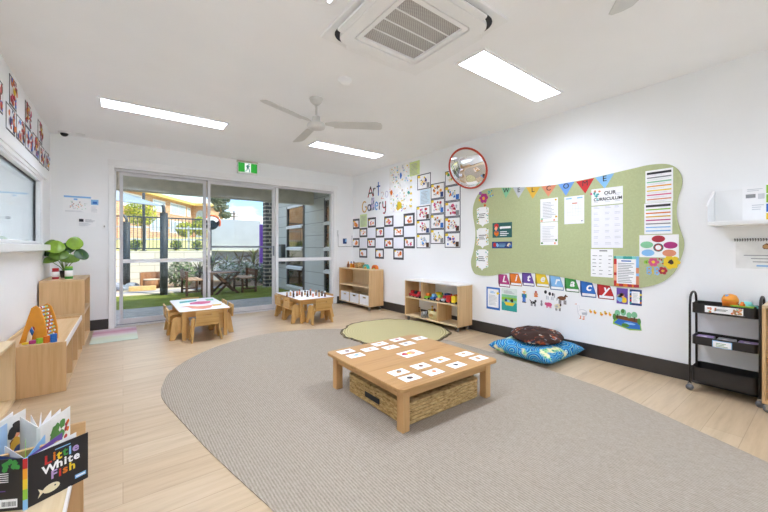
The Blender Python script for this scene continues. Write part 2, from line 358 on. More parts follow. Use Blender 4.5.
m = MB(); ring(m, rsq(.415, .11), rsq(.38, .08), -.0235, -.0222, BLACK); ring(m, rsq(.29, .035), rsq(.27, .02), -.0265, -.0225, BLACK); m.build('air_slot', t)
m = MB(); ring(m, rsq(.381, .081), rsq(.289, .034), -.054, -.0225, WHITE); m.build('inner_ring', t, bev=.006)
m = MB(); ring(m, rsq(.280, .026), rsq(.245, .004), -.050, -.0225, WHITE); m.build('grille_frame', t, bev=.003)
def louv(m, s):
    m.prism([(-.29, .0), (.29, 0), (.265, .05), (-.265, .05)], -.05, -.036, WHITE)
for k in range(4):
    m = MB(); m.M = Matrix.Rotation(k*PI/2, 4, 'Z') @ Matrix.Translation((0, .387, 0)) @ Matrix.Rotation(-.12, 4, 'X'); louv(m, k); m.build('louvre', t, bev=.003)
def mesh_mat():
    tt = NT('grille_mesh'); b = tt.bsdf(.6); ch = tt.n('ShaderNodeTexChecker'); ch.inputs['Scale'].default_value = 110
    ch.inputs[1].default_value = lin('9a9794'); ch.inputs[2].default_value = lin('c2c0bc'); tt.l(tt.coord(), ch.inputs[0]); tt.l(ch.outputs[0], b.inputs['Base Color']); return tt.m
m = MB(); m.box(-.244, .244, -.244, .244, -.034, -.0225, mesh_mat())
for i in (1, 2, 3): m.box(-.244, .244, -.244+i*.122-.005, -.244+i*.122+.005, -.038, -.034, WHITE)
m.build('grille', t)
# ceiling fans
FAN = mk('fan_satin_white', 'd3d2cf', .4, .05, .02)
def fan(hx, hy, angs, label):
    t = thing('ceiling_fan', label, 'fan', (hx, hy, ZC), 'ceiling fans')
    MB().lathe([(.002, -.065), (.03, -.062), (.06, -.03), (.07, -.003), (.07, -.0005)], FAN).build('canopy', t)
    MB().cyl((0, 0, -.065), (0, 0, -.185), .011, FAN).build('downrod', t)
    MB().lathe([(.012, -.17), (.038, -.185), (.042, -.235), (.05, -.245), (.085, -.258), (.095, -.28), (.085, -.303), (.045, -.316), (.002, -.318)][::-1], FAN, n=32).build('motor_housing', t)
    for a in angs:
        m = MB(); m.M = Matrix.Rotation(a, 4, 'Z') @ Matrix.Translation((0, 0, -.262)) @ Matrix.Rotation(math.radians(-13), 4, 'X')
        m.prism([(.18, -.055), (.62, -.068), (.665, -.05), (.68, -.01), (.68, .045), (.66, .066), (.18, .06)], -.0025, .0025, FAN)
        b = m.build('blade', t, bev=.001)
        m = MB(); m.M = Matrix.Rotation(a, 4, 'Z') @ Matrix.Translation((0, 0, -.262)) @ Matrix.Rotation(math.radians(-13), 4, 'X')
        m.prism([(.09, -.02), (.17, -.045), (.235, -.045), (.235, .045), (.17, .045), (.09, .02)], .0027, .008, FAN); m.build('blade_bracket', b, bev=.001)
fan(1.585, 3.25, [math.radians(202), math.radians(328), math.radians(83)], 'white three-blade ceiling fan hanging in front of the air conditioner')
fan(1.585, .30, [math.radians(37), math.radians(157), math.radians(277)], 'ceiling fan at the top edge of the photo with one grey blade showing')
def ceil_disc(name, label, x, y, cat, prof, mt):
    t = thing(name, label, cat, (x, y, ZC)); MB().lathe(prof[::-1], mt).build('housing', t); return t
ceil_disc('smoke_detector', 'small round white detector on the ceiling above the fan', 1.611, 2.72, 'smoke detector', [(.06, -.0005), (.06, -.012), (.045, -.03), (.02, -.034), (.002, -.034)], WHITE)
ceil_disc('sprinkler', 'small round white ceiling fitting beside the air conditioner corner', .955, 1.90, 'sensor', [(.055, -.0005), (.055, -.01), (.035, -.02), (.002, -.021)], WHITE)
t = ceil_disc('security_camera', 'small black dome camera on the ceiling in the far left corner', -.62, 6.20, 'camera', [(.062, -.0005), (.062, -.015), (.05, -.02), (.002, -.02)], WHITE)
MB().ball((0, 0, -.02), (.043, .043, .04), BLACK).build('dome', t)
tag(MB().box(-.05, .05, -.05, .05, -.012, -.0005, WHITE).build('ceiling_plate', loc=(-.46, 6.2, ZC), bev=.003), 'small flat white plate on the ceiling beside the dome camera', 'sensor')

# ------------------------------------------------------------------ things on the walls
# exit sign
t = thing('exit_sign', 'green and white running-man exit sign above the sliding doors', 'sign', wloc('B', 1.755, 2.575, .001))
m = MB(); m.box(-.172, .172, -.05, 0, -.11, .085, WHITE); m.build('housing', t, bev=.004)
m = MB(); m.box(-.175, .175, -.054, 0, .0855, .112, mk('sign_bracket', 'c9bdb4', .5)); m.build('bracket', t)
SG = emit('sign_green', '3fae48', .42); SWH = emit('sign_white', 'eef8f4', .5)
m = MB(); m.box(-.16, -.052, -.053, -.0505, -.085, .075, SG); m.box(.052, .16, -.053, -.0505, -.085, .075, SG); m.box(-.051, .051, -.053, -.0505, -.085, .075, SWH); m.build('light_panel', t)
m = MB(); m.M = Matrix.Translation((0, -.0535, -.005)) @ Matrix.Rotation(PI/2, 4, 'X') @ Matrix.Scale(1.25, 4)
SD = mk('sign_figure', '2f8f86', .6)
m.ball((.016, .055, 0), (.011, .011, .002), SD)
for a in ([(-.008, .042), (.014, .036), (.012, -.002), (-.016, .0)], [(-.008, .04), (-.03, .018), (-.022, .012), (-.004, .028)], [(.012, .036), (.034, .02), (.03, .013), (.01, .024)],
          [(.012, 0), (.028, -.03), (.026, -.06), (.017, -.06), (.017, -.032), (.0, -.004)], [(-.014, .002), (-.018, -.03), (-.038, -.045), (-.034, -.053), (-.008, -.036), (0, -.002)]):
    m.prism(a, 0, .0015, SD)
m.build('running_figure', t)
# evacuation plan and notice on the back wall
def d_plan(mb, w, h):
    rect(mb, -w/2, -h/2, w/2, h/2, PAPER); rect(mb, -w*.48, h*.38, w*.25, h*.48, PAL['sky'], 1); rect(mb, w*.25, h*.02, w*.46, h*.33, PAL['sky'], 1); rect(mb, w*.3, h*.08, w*.42, h*.22, PAL['blue'], 2)
    rect(mb, -w*.22, h*.24, -w*.12, h*.34, PAL['sky'], 1)
    for i in range(34): blob(mb, rnd.uniform(-.34, .16)*w, rnd.uniform(-.3, .22)*h, .006, PAL[rnd.choice(['red', 'mint', 'grey', 'amber', 'silver'])], 1, 6)
    lines(mb, -w*.45, -h*.45, w*.15, -h*.35, 2, LGREY); lines(mb, w*.26, -h*.42, w*.45, -h*.04, 5, LGREY)
flat('evacuation_plan', 'white evacuation plan with blue header above the plant', 'notice', 'B', (-.455, 1.765, .385, .235), d_plan)
def d_note(mb, w, h):
    rect(mb, -w/2, -h/2, w/2, h/2, PAPER); rect(mb, -w*.45, h*.05, -w*.2, h*.4, DARKP, 1); lines(mb, -w*.1, h*.05, w*.45, h*.42, 3, GREYP); lines(mb, -w*.45, -h*.42, w*.3, -h*.05, 4, LGREY)
flat('notice', 'small white notice under the evacuation plan', 'notice', 'B', (-.40, 1.52, .19, .115), d_note)
t = thing('light_switch', 'small white switch left of the sliding door frame', 'switch', wloc('B', -.212, 1.47, .001)); MB().box(-.018, .018, -.008, 0, -.035, .035, WHITE).build('plate', t, bev=.002); MB().box(-.008, .008, -.014, -.0085, -.012, .012, GREYPL).build('rocker', t)
# wire document holder near the right corner
t = thing('document_holder', 'clear document pocket with a blue picture beside the glass door casing', 'holder', wloc('B', 3.755, 1.305, .001))
m = MB(); m.tube([(-.17, -.006, .14), (-.17, -.02, .12), (-.17, -.02, -.12), (.17, -.02, -.12), (.17, -.02, .12)], .005, STEEL); m.tube([(-.17, -.006, .22), (-.17, -.006, .10)], .005, STEEL); m.build('wire_frame', t)
m = MB(); m.box(-.16, .16, -.012, -.009, -.11, .11, PAPER); m.box(-.05, .04, -.014, -.0125, -.06, .05, PAL['navy']); m.box(0, .04, -.0155, -.0145, -.02, .04, PAL['sky']); m.build('document', t)

WARM = ['orange', 'salmon', 'pink', 'orange', 'peach', 'amber', 'red']; MIX = ['red', 'blue', 'amber', 'orange', 'pink', 'crimson', 'navy', 'yellow', 'brown', 'brown', 'crimson', 'salmon']
MOUNT = mk('mount_charcoal', '4b4c51', .6)
def pict(label, q, cols, n, group, mount=MOUNT, bw=.19, plane='R', rr=.13, corner='yellow', photo=False, name='framed_painting', off=.001):
    a, b, w_, h = q; t = thing(name, label, 'picture', group=group, M=frame(plane, wloc(plane, a, b, off)))
    m = MB(); rect(m, -w_/2, -h/2, w_/2, h/2, mount); m.build('mount', t)
    k = bw*min(w_, h); m = MB(); m.M = Matrix.Translation((0, 0, .0014)); W, H = w_-2*k, h-2*k; rect(m, -W/2, -H/2, W/2, H/2, PAPER)
    art(m, W, H, cols, n, rr, .42 if plane == 'L' else .3)
    if corner: rect(m, -W*.5, H*.32, -W*.3, H*.5, PAL[corner], 2)
    if photo: rect(m, W*.24, -H*.48, W*.46, -H*.12, PAL[rnd.choice(['blue', 'navy', 'grey', 'dkbrown'])], 2)
    m.build('painting', t); return t
ROWS = [[(6.229, 1.668, 0.277, 0.217), (5.643, 1.665, 0.281, 0.200), (5.091, 1.655, 0.283, 0.202), (4.519, 1.653, 0.291, 0.220)],
        [(5.947, 1.475, 0.287, 0.192), (5.372, 1.458, 0.280, 0.199), (4.802, 1.448, 0.294, 0.189)],
        [(6.236, 1.266, 0.289, 0.197), (5.658, 1.256, 0.292, 0.192), (5.091, 1.245, 0.283, 0.198), (4.513, 1.252, 0.294, 0.199)],
        [(5.952, 1.051, 0.295, 0.192), (5.385, 1.049, 0.288, 0.200), (4.808, 1.049, 0.295, 0.204)]]
NAM = ['top', 'second', 'third', 'bottom']; ORD = ['first', 'second', 'third', 'fourth']
for i, row in enumerate(ROWS):
    for j, q in enumerate(row):
        pict('dark-mounted red and orange painting, %s from the corner, %s checkerboard row' % (ORD[j], NAM[i]), q, WARM[:5] if (i+j) % 2 else WARM, rnd.randint(4, 7), 'dark-mounted paintings of the checkerboard gallery', rr=.26)
def d_sheet(mb, w, h): rect(mb, -w/2, -h/2, w/2, h/2, LAV)
for lab, q in (('blank white sheet second in the second checkerboard row', (5.655, 1.458, 0.261, 0.188)), ('blank white sheet fourth in the second checkerboard row', (5.090, 1.445, 0.258, 0.180)),
               ('blank white sheet first in the third checkerboard row', (5.946, 1.261, 0.261, 0.186)), ('blank white sheet second in the third checkerboard row', (5.370, 1.251, 0.257, 0.187)),
               ('blank white sheet third in the third checkerboard row', (4.804, 1.244, 0.266, 0.195)), ('blank white sheet at the right end of the top checkerboard row', (4.806, 1.651, 0.261, 0.205)),
               ('blank white sheet at the right end of the second checkerboard row', (4.511, 1.447, 0.265, 0.180))):
    flat('paper_sheet', lab, 'paper', 'R', q, d_sheet, 'blank sheets of the checkerboard gallery')
def d_scrib(col):
    def f(mb, w, h): rect(mb, -w/2, -h/2, w/2, h/2, col); lines(mb, -w*.42, -h*.42, w*.42, h*.42, 9, GREYP, 1, .3)
    return f
GRN = mk('paper_green', 'cfe0a4', .6); BLU = mk('paper_blue', 'cfe3ef', .6)
flat('note', 'green handwritten note in the top checkerboard row', 'note', 'R', (5.941, 1.720, 0.253, 0.261), d_scrib(GRN))
flat('note', 'yellow-green handwritten note at the corner of the paint-splattered sheet', 'note', 'R', (4.369, 2.513, 0.253, 0.239), d_scrib(mk('paper_lime', 'd6e39a', .6)), off=.005)
flat('note', 'pale blue handwritten note below the topmost large painting', 'note', 'R', (4.122, 2.001, 0.231, 0.247), d_scrib(BLU))
def d_splat(mb, w, h):
    rect(mb, -w/2, -h/2, w/2, h/2, mk('splatter_paper', 'f0efec', .5))
    for i in range(170): blob(mb, rnd.uniform(-.47, .47)*w, rnd.uniform(-.47, .47)*h, rnd.uniform(.005, .02), PAL[rnd.choice(['yellow', 'yellow', 'gold', 'cream', 'peach', 'mint', 'silver', 'tan', 'sky', 'silver', 'cream', 'lilac', 'silver', 'cream', 'aqua'])], 1+rnd.randint(0, 1), 7)
    blob(mb, w*-.05, -h*.36, .085, PAL['yellow'], 2, 12); blob(mb, -w*.4, -h*.05, .045, PAL['orange'], 2, 11); blob(mb, w*.02, h*.27, .035, PAL['blue'], 2, 8, 1.8); blob(mb, w*.36, -h*.12, .035, PAL['teal'], 2, 9)
    for i in range(6): rect(mb, w*.42, -h*.42+i*.11, w*.49, -h*.42+i*.11+.035, PAL['yellow'], 2)
flat('splatter_painting', 'tall paint-splattered sheet right of the lettering', 'painting', 'R', (4.755, 2.223, 0.639, 0.859), d_splat)
BIG = [[(4.146, 2.257, 0.320, 0.254), (4.162, 1.738, 0.325, 0.237), (4.162, 1.508, 0.325, 0.229), (4.162, 1.273, 0.325, 0.235)],
       [(3.836, 2.064, 0.300, 0.248), (3.836, 1.819, 0.300, 0.237), (3.838, 1.579, 0.304, 0.235), (3.838, 1.342, 0.304, 0.234)],
       [(3.526, 2.220, 0.301, 0.229), (3.526, 1.986, 0.309, 0.233), (3.526, 1.748, 0.309, 0.234), (3.526, 1.513, 0.309, 0.230), (3.529, 1.280, 0.307, 0.231)]]
THIN = mk('mount_navy', '4a4d58', .6)
PLC = [['with a yellow and blue scene, topmost of the left column', 'with red spots, second in the left column of large pictures', 'with pink and brown marks, third in the left column', 'with blue and brown dots, bottom of the left column'],
       ['with an orange bird shape, top of the middle column', 'with a pink figure, second in the middle column', 'with red and brown dabs, third in the middle column', 'with a mottled grey animal, bottom of the middle column'],
       ['partly hidden behind the round mirror', 'with blue and yellow paint just below the mirror', 'with a large pink splash, third in the right column', 'with orange and grey paint, fourth in the right column', 'with blue and red dots, bottom of the right column']]
CLS = [[['yellow', 'amber', 'navy'], ['red', 'pink', 'crimson'], ['pink', 'brown', 'crimson'], ['blue', 'brown', 'sky', 'tan']],
       [['orange', 'amber', 'yellow', 'brown'], ['pink', 'crimson'], ['red', 'brown', 'salmon', 'grey'], ['grey', 'tan', 'yellow', 'dkbrown']],
       [['green', 'yellow', 'teal'], ['blue', 'yellow', 'orange', 'sky', 'leafgreen'], ['pink', 'crimson', 'pink'], ['orange', 'grey', 'amber', 'crimson'], ['blue', 'navy', 'red', 'pink', 'amber']]]
for i in range(3):
    for j, q in enumerate(BIG[i]):
        pict('large thin-framed child painting ' + PLC[i][j], q, CLS[i][j] + ['silver', 'cream'], 20, 'large framed paintings below and left of the mirror', THIN, .06, rr=.11, photo=True)
# collage letters
LCOL = dict(A=['crimson', 'dkbrown'], r=['dkbrown', 'grey'], t=['blue', 'navy'], G=['tan', 'gold'], a=['dkbrown', 'navy'], l=['navy', 'lilac'], e=['sky', 'blue'], y=['dkbrown', 'crimson'])
def strokes(mb, sets, th, cols):
    for n_, pts in enumerate(sets):
        for i in range(len(pts)-1):
            (x0, y0), (x1, y1) = pts[i], pts[i+1]; L = math.hypot(x1-x0, y1-y0) or 1; k = max(1, int(L/.05))
            for j in range(k):
                ax, ay = x0+(x1-x0)*j/k, y0+(y1-y0)*j/k; bx, by = x0+(x1-x0)*(j+1)/k, y0+(y1-y0)*(j+1)/k
                nx, ny = -(y1-y0)/L*th/2, (x1-x0)/L*th/2
                mb.prism([(ax+nx, ay+ny), (ax-nx, ay-ny), (bx-nx, by-ny), (bx+nx, by+ny)], .0002, .003+.0003*((i+j) % 3), PAL[cols[(n_+i+j) % len(cols)]])
def arc(cx, cy, rx, ry, a0, a1, n=9): return [(cx+rx*math.cos(math.radians(a0+(a1-a0)*i/n)), cy+ry*math.sin(math.radians(a0+(a1-a0)*i/n))) for i in range(n+1)]
GLY = {'A': [[(-.45,-.5),(0,.5),(.45,-.5)],[(-.25,-.12),(.25,-.12)]], 'r': [[(-.25,-.5),(-.25,.45)],arc(.05,.1,.3,.3,170,50,5)], 't': [[(0,-.5),(0,.5)],[(-.35,.18),(.35,.18)]],
       'G': [arc(0,0,.42,.5,50,320,12),[(.4,-.32),(.4,-.02),(.1,-.02)]], 'a': [arc(-.05,-.1,.33,.38,0,360,12),[(.33,.3),(.33,-.5)]], 'l': [[(0,-.5),(0,.5)]],
       'e': [[(-.35,0),(.36,0)]+arc(0,0,.38,.48,0,310,11)], 'y': [[(-.35,.5),(-.3,.05),(0,-.05),(.3,.05)],[(.33,.5),(.33,-.3),(.1,-.5),(-.25,-.45)]],
       '2': [arc(0,.2,.35,.3,160,-20,6)+[(-.35,-.5),(.4,-.5)]], '0': [arc(0,0,.38,.48,0,360,12)]}
def letter(ch, q, label, cols, th=.026):
    a, b, w_, h = q; mb = MB(); strokes(mb, [[(x*w_, y*h) for x, y in s_] for s_ in GLY[ch]], th, cols)
    tag(mb.build('collage_letter', M=frame('R', wloc('R', a, b, .001))), label, 'letter', 'collage letters of the Art Gallery heading')
for ch, q, lab in (('A', (5.686, 2.282, 0.199, 0.205), 'dark red and brown collage letter A'), ('r', (5.550, 2.268, 0.135, 0.168), 'brown collage letter r following the red A'), ('t', (5.419, 2.308, 0.165, 0.265), 'tall blue collage letter t of the top word'),
                   ('G', (5.902, 2.000, 0.196, 0.216), 'gold-brown collage letter G'), ('a', (5.726, 1.985, 0.149, 0.157), 'dark collage letter a following the gold G'), ('l', (5.633, 2.033, 0.052, 0.250), 'first dark collage letter l of the lower word'),
                   ('l', (5.577, 2.032, 0.055, 0.246), 'second dark collage letter l of the lower word'), ('e', (5.484, 1.982, 0.124, 0.153), 'light blue collage letter e'), ('r', (5.360, 1.974, 0.110, 0.145), 'brown collage letter r of the lower word'), ('y', (5.232, 1.931, 0.132, 0.232), 'brown collage letter y ending the lower word')):
    letter(ch, q, lab, LCOL[ch])
letter('2', (5.293, 2.167, 0.115, 0.126), 'small faint numeral 2 after the top word', ['silver', 'salmon'], .009); letter('0', (5.154, 2.171, 0.112, 0.120), 'small faint numeral 0 after the top word', ['silver', 'lilac'], .009)

# convex mirror
R_ = .285
nrm = Vector((-.78, -.10, -.42)).normalized(); up = Vector((0, 0, 1)); xx = up.cross(nrm).normalized(); yy = nrm.cross(xx)
MM = Matrix((xx, yy, nrm)).transposed().to_4x4(); MM.translation = Vector((XR-.19, 3.09, 2.253))
t = thing('convex_mirror', 'round convex safety mirror with red-orange rim high on the wall', 'mirror', M=MM)
prof = [(R_*math.sin(a)*.985, .10*(math.cos(a)-0)) for a in [PI/2*i/14 for i in range(15)]]
sph = 0.46; prof = [(sph*math.sin(a), sph*math.cos(a)-sph*math.cos(math.asin(R_*.985/sph))) for a in [math.asin(R_*.985/sph)*i/16+.0005 for i in range(17)]]
MB().lathe(prof[::-1], MIRR, n=64).build('mirror_dome', t)
MB().tube([(R_*math.cos(2*PI*i/48), R_*math.sin(2*PI*i/48), .0) for i in range(48)], .011, mk('rim_redorange', 'c8442c', .35), 10, True).build('rim', t)
MB().lathe([(.01, -.012), (R_*.97, -.012), (R_*.97, -.002), (.01, -.002)], WHITE, n=48).build('back_plate', t)
lp = MM.inverted() @ Vector((XR-.002, 3.09, 2.30)); MB().tube([(0, 0, -.012), tuple(lp)], .018, GREYPL).build('wall_bracket', t)

# green pin board
PINS = [(2.817, 1.967), (3.008, 1.940), (3.107, 1.817), (3.139, 1.654), (3.093, 1.387), (3.119, 1.155), (3.172, 0.962), (3.128, 0.822), (3.025, 0.783), (2.834, 0.790), (2.654, 0.828), (2.391, 0.862), (2.090, 0.852), (1.773, 0.821), (1.492, 0.786), (1.282, 0.776), (1.145, 0.788), (0.997, 0.847), (0.898, 0.953), (0.850, 1.091), (0.832, 1.211), (0.860, 1.334), (0.884, 1.458), (0.875, 1.604), (0.847, 1.723), (0.850, 1.808), (0.888, 1.888), (0.957, 1.933), (1.080, 1.949), (1.211, 1.939), (1.375, 1.924), (1.606, 1.904), (1.922, 1.890), (2.134, 1.895), (2.437, 1.923)]
def smooth_poly(P, k=5):
    out = []; n = len(P)
    for i in range(n):
        a, b, c, d = (Vector(P[(i+j-1) % n]) for j in range(4))
        for s in range(k):
            u = s/k; out.append(tuple(.5*((2*b) + (c-a)*u + (2*a-5*b+4*c-d)*u*u + (3*b-a-3*c+d)*u**3)))
    return out
BRD = mk('pinboard_green', 'b7bf90', .9, var=.03, scale=60)
cy_, cz_ = 1.85, 1.55
tag(MB().prism([(y-cy_, z-cz_) for y, z in smooth_poly([Vector((*p, 0))[0:2] for p in PINS])], -.012, 0, BRD, 'x').build('pinboard', loc=(XR-.001, cy_, cz_)), 'large wavy-edged pale green pin board on the right wall', 'board')
ON = .0145
# bunting
for k, (ch, c, a, b, d, nm) in enumerate([('W', 'mint', (2.675, 1.950), (2.527, 1.930), (2.609, 1.805), 'pale green'), ('E', 'silver', (2.508, 1.934), (2.337, 1.909), (2.428, 1.788), 'silver grey'), ('L', 'gold', (2.327, 1.912), (2.146, 1.891), (2.242, 1.760), 'gold'),
        ('C', 'salmon', (2.134, 1.893), (1.953, 1.888), (2.049, 1.762), 'salmon'), ('O', 'sky', (1.936, 1.890), (1.757, 1.895), (1.849, 1.748), 'mid blue'), ('M', 'red', (1.740, 1.889), (1.559, 1.901), (1.646, 1.749), 'red'), ('E', 'sky', (1.550, 1.904), (1.374, 1.920), (1.459, 1.778), 'light blue')]):
    cy, cz = (a[0]+b[0]+d[0])/3, (a[1]+b[1]+d[1])/3; mb = MB()
    mb.prism([(cy-p[0], p[1]-cz) for p in (a, d, b)], 0, .0015, PAL[c] if nm != 'mid blue' else mk('flag_blue', '6f9fe0', .5))
    mb.text(ch, 0, .010, .082, .0016, DARKP, bold=.0006 if ch != 'M' else 0)
    tag(mb.build('bunting_flag', M=frame('R', wloc('R', cy, cz, ON+.001*(k % 2)))), '%s triangular flag lettered %s on the welcome bunting' % (nm, ch), 'flag', 'welcome bunting flags')
def petals(mb, cx, cy, r, col, mid, n=6, k=0):
    for i in range(n): blob(mb, cx+r*.6*math.cos(2*PI*i/n), cy+r*.6*math.sin(2*PI*i/n), r*.42, PAL[col], k+.3*(i % 3), 9)
    blob(mb, cx, cy, r*.34, PAL[mid], k+1.5, 9)
def sticker(name, label, q, draw, cat='sticker', group='flower stickers on the pin board'): flat(name, label, cat, 'R', q, draw, group, ON)
sticker('flower_sticker', 'large magenta flower sticker at the upper left end of the pin board', (2.952, 1.846, 0.181, 0.159), lambda m, w, h: (petals(m, 0, 0, .075, 'magenta', 'amber'), petals(m, -.07, -.02, .018, 'yellow', 'amber', 5, 1), petals(m, .02, -.10, .022, 'orange', 'red', 5, 1), petals(m, -.055, .075, .025, 'purple', 'pink', 5, 1)))
sticker('gem_sticker', 'teal and gold gem stickers right of the magenta flower', (2.837, 1.891, 0.111, 0.108), lambda m, w, h: [blob(m, rnd.uniform(-.4, .4)*w, rnd.uniform(-.4, .4)*h, .012, PAL[rnd.choice(['teal', 'aqua', 'gold', 'blue'])], k*.2, 7) for k in range(12)])
for k, (q, nm) in enumerate((((2.969, 1.591, 0.200, 0.273), 'topmost'), ((2.972, 1.297, 0.202, 0.281), 'middle'), ((2.979, 0.997, 0.204, 0.293), 'lowest'))):
    def d_tag(mb, w, h):
        mb.prism([(-w/2, h*.42), (-w*.25, h*.5), (w*.25, h*.5), (w/2, h*.42), (w*.46, .0), (w/2, -h*.32), (w*.12, -h*.4), (0, -h/2), (-w*.12, -h*.4), (-w/2, -h*.32), (-w*.46, 0)], 0, .0012, PAPER)
        for i in range(26):
            s_ = rnd.choice([-1, 1]); blob(mb, s_*w*rnd.uniform(.3, .46), h*rnd.uniform(-.36, .46), .009, PAL[rnd.choice(['leafgreen', 'gold', 'teal', 'mint'])], 1, 6)
        lines(mb, -w*.3, -h*.05, w*.3, h*.22, 3, DARKP, 1, .35)
    flat('leafy_card', '%s of three leaf-bordered white cards at the left end of the pin board' % nm, 'card', 'R', q, d_tag, 'leaf-bordered cards on the pin board', ON)
def d_teal(mb, w, h):
    rect(mb, -w/2, -h/2, w/2, h/2, PAL['tealdark']); blob(mb, -w*.3, h*.28, .035, PAL['red'], 1, 9); blob(mb, -w*.3, h*.12, .028, PAL['peach'], 2, 9); blob(mb, -w*.3, -h*.2, .04, PAL['orange'], 1, 9); blob(mb, -w*.27, -h*.05, .03, PAL['navy'], 1, 9)
    rect(mb, -w*.02, h*.1, w*.44, h*.24, PAPER, 1); blob(mb, -w*.06, h*.16, .018, PAPER, 1); lines(mb, -w*.1, -h*.38, w*.44, -h*.02, 3, PAPER, 1, .4)
flat('poster', 'dark teal poster with a red-haired figure on the pin board', 'poster', 'R', (2.665, 1.397, 0.290, 0.195), d_teal, None, ON)
def d_teal2(mb, w, h):
    rect(mb, -w/2, -h/2, w/2, h/2, PAL['navy']); blob(mb, -w*.36, 0, .03, PAL['red'], 1); blob(mb, -w*.22, 0, .025, PAL['sky'], 1); blob(mb, w*.35, 0, .03, PAL['cream'], 1); blob(mb, w*.42, -.01, .025, PAL['blue'], 1); lines(mb, -w*.12, -h*.3, w*.22, h*.3, 3, PAL['sky'], 1, .4)
flat('poster', 'narrow dark blue strip poster under the teal poster', 'poster', 'R', (2.669, 1.202, 0.298, 0.087), d_teal2, None, ON)
def d_list(mb, w, h):
    rect(mb, -w/2, -h/2, w/2, -h*.01, PAPER); rect(mb, -w/2, h*.0, w/2, h/2, PAPER)
    lines(mb, -w*.36, h*.08, w*.4, h*.44, 11, GREYP, 1, .3); lines(mb, -w*.38, -h*.42, w*.36, -h*.08, 10, LGREY, 1, .35)
    for x, y in ((.38, .46), (.4, .1), (.3, .03), (-.4, .06), (-.42, .03), (.4, -.4), (.34, -.46), (-.4, -.46)): blob(mb, x*w, y*h, .014, PAL[rnd.choice(['gold', 'mint', 'leafgreen', 'peach'])], 1.3, 8)
flat('list_poster', 'tall narrow white list of two sheets under the salmon flag', 'poster', 'R', (2.042, 1.470, 0.207, 0.542), d_list, None, ON)
def d_cal(mb, w, h):
    rect(mb, -w/2, -h/2, w/2, h/2, LAV); rect(mb, -w*.42, h*.4, -w*.12, h*.44, PAL['sky'], 1); rect(mb, w*.15, h*.4, w*.42, h*.44, PAL['sky'], 1); rect(mb, -w*.1, h*.22, w*.16, h*.26, PAL['salmon'], 1)
    for i in range(6): rect(mb, -w*.34+i*w*.136, -h*.2, -w*.335+i*w*.136, h*.3, LGREY, 1)
    for i in range(5): rect(mb, -w*.34, -h*.2+i*h*.12, w*.34, -h*.195+i*h*.12, LGREY, 1)
    rect(mb, w*.36, -h*.42, w*.42, -h*.39, DARKP, 1)
flat('calendar_sheet', 'white monthly calendar sheet under the blue flag lettered O', 'calendar', 'R', (1.762, 1.583, 0.209, 0.305), d_cal, None, ON)
t = thing('curriculum_poster', 'long white poster headed OUR CURRICULUM on the pin board', 'poster', M=frame('R', wloc('R', *(1.442, 1.475, 0.287, 0.616)[:2], ON)))
a, b, w_, h_ = (1.442, 1.475, 0.287, 0.616)
m = MB(); rect(m, -w_/2, h_*.22, w_/2, h_/2, PAPER); m.text('OUR', .03, h_*.412, .050, .0013, DARKP, bold=.0012); m.text('CURRICULUM', .008, h_*.315, .0415, .0013, DARKP, bold=.0012)
for i in range(10): blob(m, -w_*.3+rnd.uniform(-.06, .06), h_*.4+rnd.uniform(-.05, .04), .013, PAL[rnd.choice(['teal', 'aqua', 'pink', 'salmon'])], 1.5, 7)
m.build('header', t)
m = MB(); rect(m, -w_/2, -h_/2, w_/2, h_*.205, LAV)
for x in (-.42, -.05, .25):
    for i in range(9): lines(m, x*w_, -h_*.44+i*.062, (x+.2)*w_, -h_*.44+i*.062+.03, 2, LGREY, 1, .35)
m.build('schedule', t)
def d_log(mb, w, h):
    rect(mb, -w/2, -h/2, w/2, h/2, PAPER); rect(mb, -w*.1, h*.42, w*.25, h*.45, DARKP, 1)
    for x in (-.42, -.12, .3):
        for i in range(6): rect(mb, x*w, -h*.4+i*h*.13, (x+rnd.uniform(.07, .22))*w, -h*.385+i*h*.13, DARKP, 1)
flat('routine_sheet', 'white printed routine sheet hanging below the curriculum poster', 'paper', 'R', (1.488, 1.010, 0.208, 0.290), d_log, None, ON)
def d_frame(mb, w, h):
    rect(mb, -w/2, -h/2, w/2, h/2, PAPER)
    for i in range(40):
        a = i/40*4; k = int(a); f = a-k; x, y = [(-.45+.9*f, .45), (.45, .45-.9*f), (.45-.9*f, -.45), (-.45, -.45+.9*f)][k]
        rect(mb, x*w-.012, y*h-.014, x*w+.012, y*h+.014, PAL[['teal', 'aqua', 'sky', 'salmon', 'orange', 'crimson', 'peach', 'red'][(k*2+rnd.randint(0, 1)) % 8]], 1+.2*(i % 2))
    rect(mb, -w*.2, h*.32, w*.2, h*.36, PAL['blue'], 1); lines(mb, -w*.34, -h*.36, w*.34, h*.3, 12, GREYP, 1, .45)
flat('bordered_sheet', 'white text sheet with teal and red-orange border on the pin board', 'paper', 'R', (1.270, 0.935, 0.209, 0.303), d_frame, None, ON)
def d_bars(cols):
    def f(mb, w, h):
        rect(mb, -w/2, -h/2, w/2, h/2, PAPER); n = len(cols)
        for i, c in enumerate(cols):
            y = h*.40-i*h*.8/(n-1); rect(mb, -w*.44, y-(.009 if c == 'k' else .005), w*.44, y+(.012 if c == 'k' else .006), DARKP if c == 'k' else PAL[c], 1); lines(mb, -w*.42, y-h*.8/(n-1)+.018, w*.42, y-.014, 2, LGREY, 1, .5)
    return f
flat('chart', 'striped colour chart topmost at the right end of the pin board', 'chart', 'R', (1.010, 1.742, 0.207, 0.304), d_bars(['k', 'grey', 'mint', 'amber', 'yellow', 'pink', 'salmon']), 'striped charts on the pin board', ON)
flat('chart', 'striped colour chart with purple and blue bars above the oval diagram', 'chart', 'R', (1.017, 1.442, 0.210, 0.290), d_bars(['k', 'lime', 'orange', 'gold', 'magenta', 'grey', 'sky', 'sky']), 'striped charts on the pin board', ON)
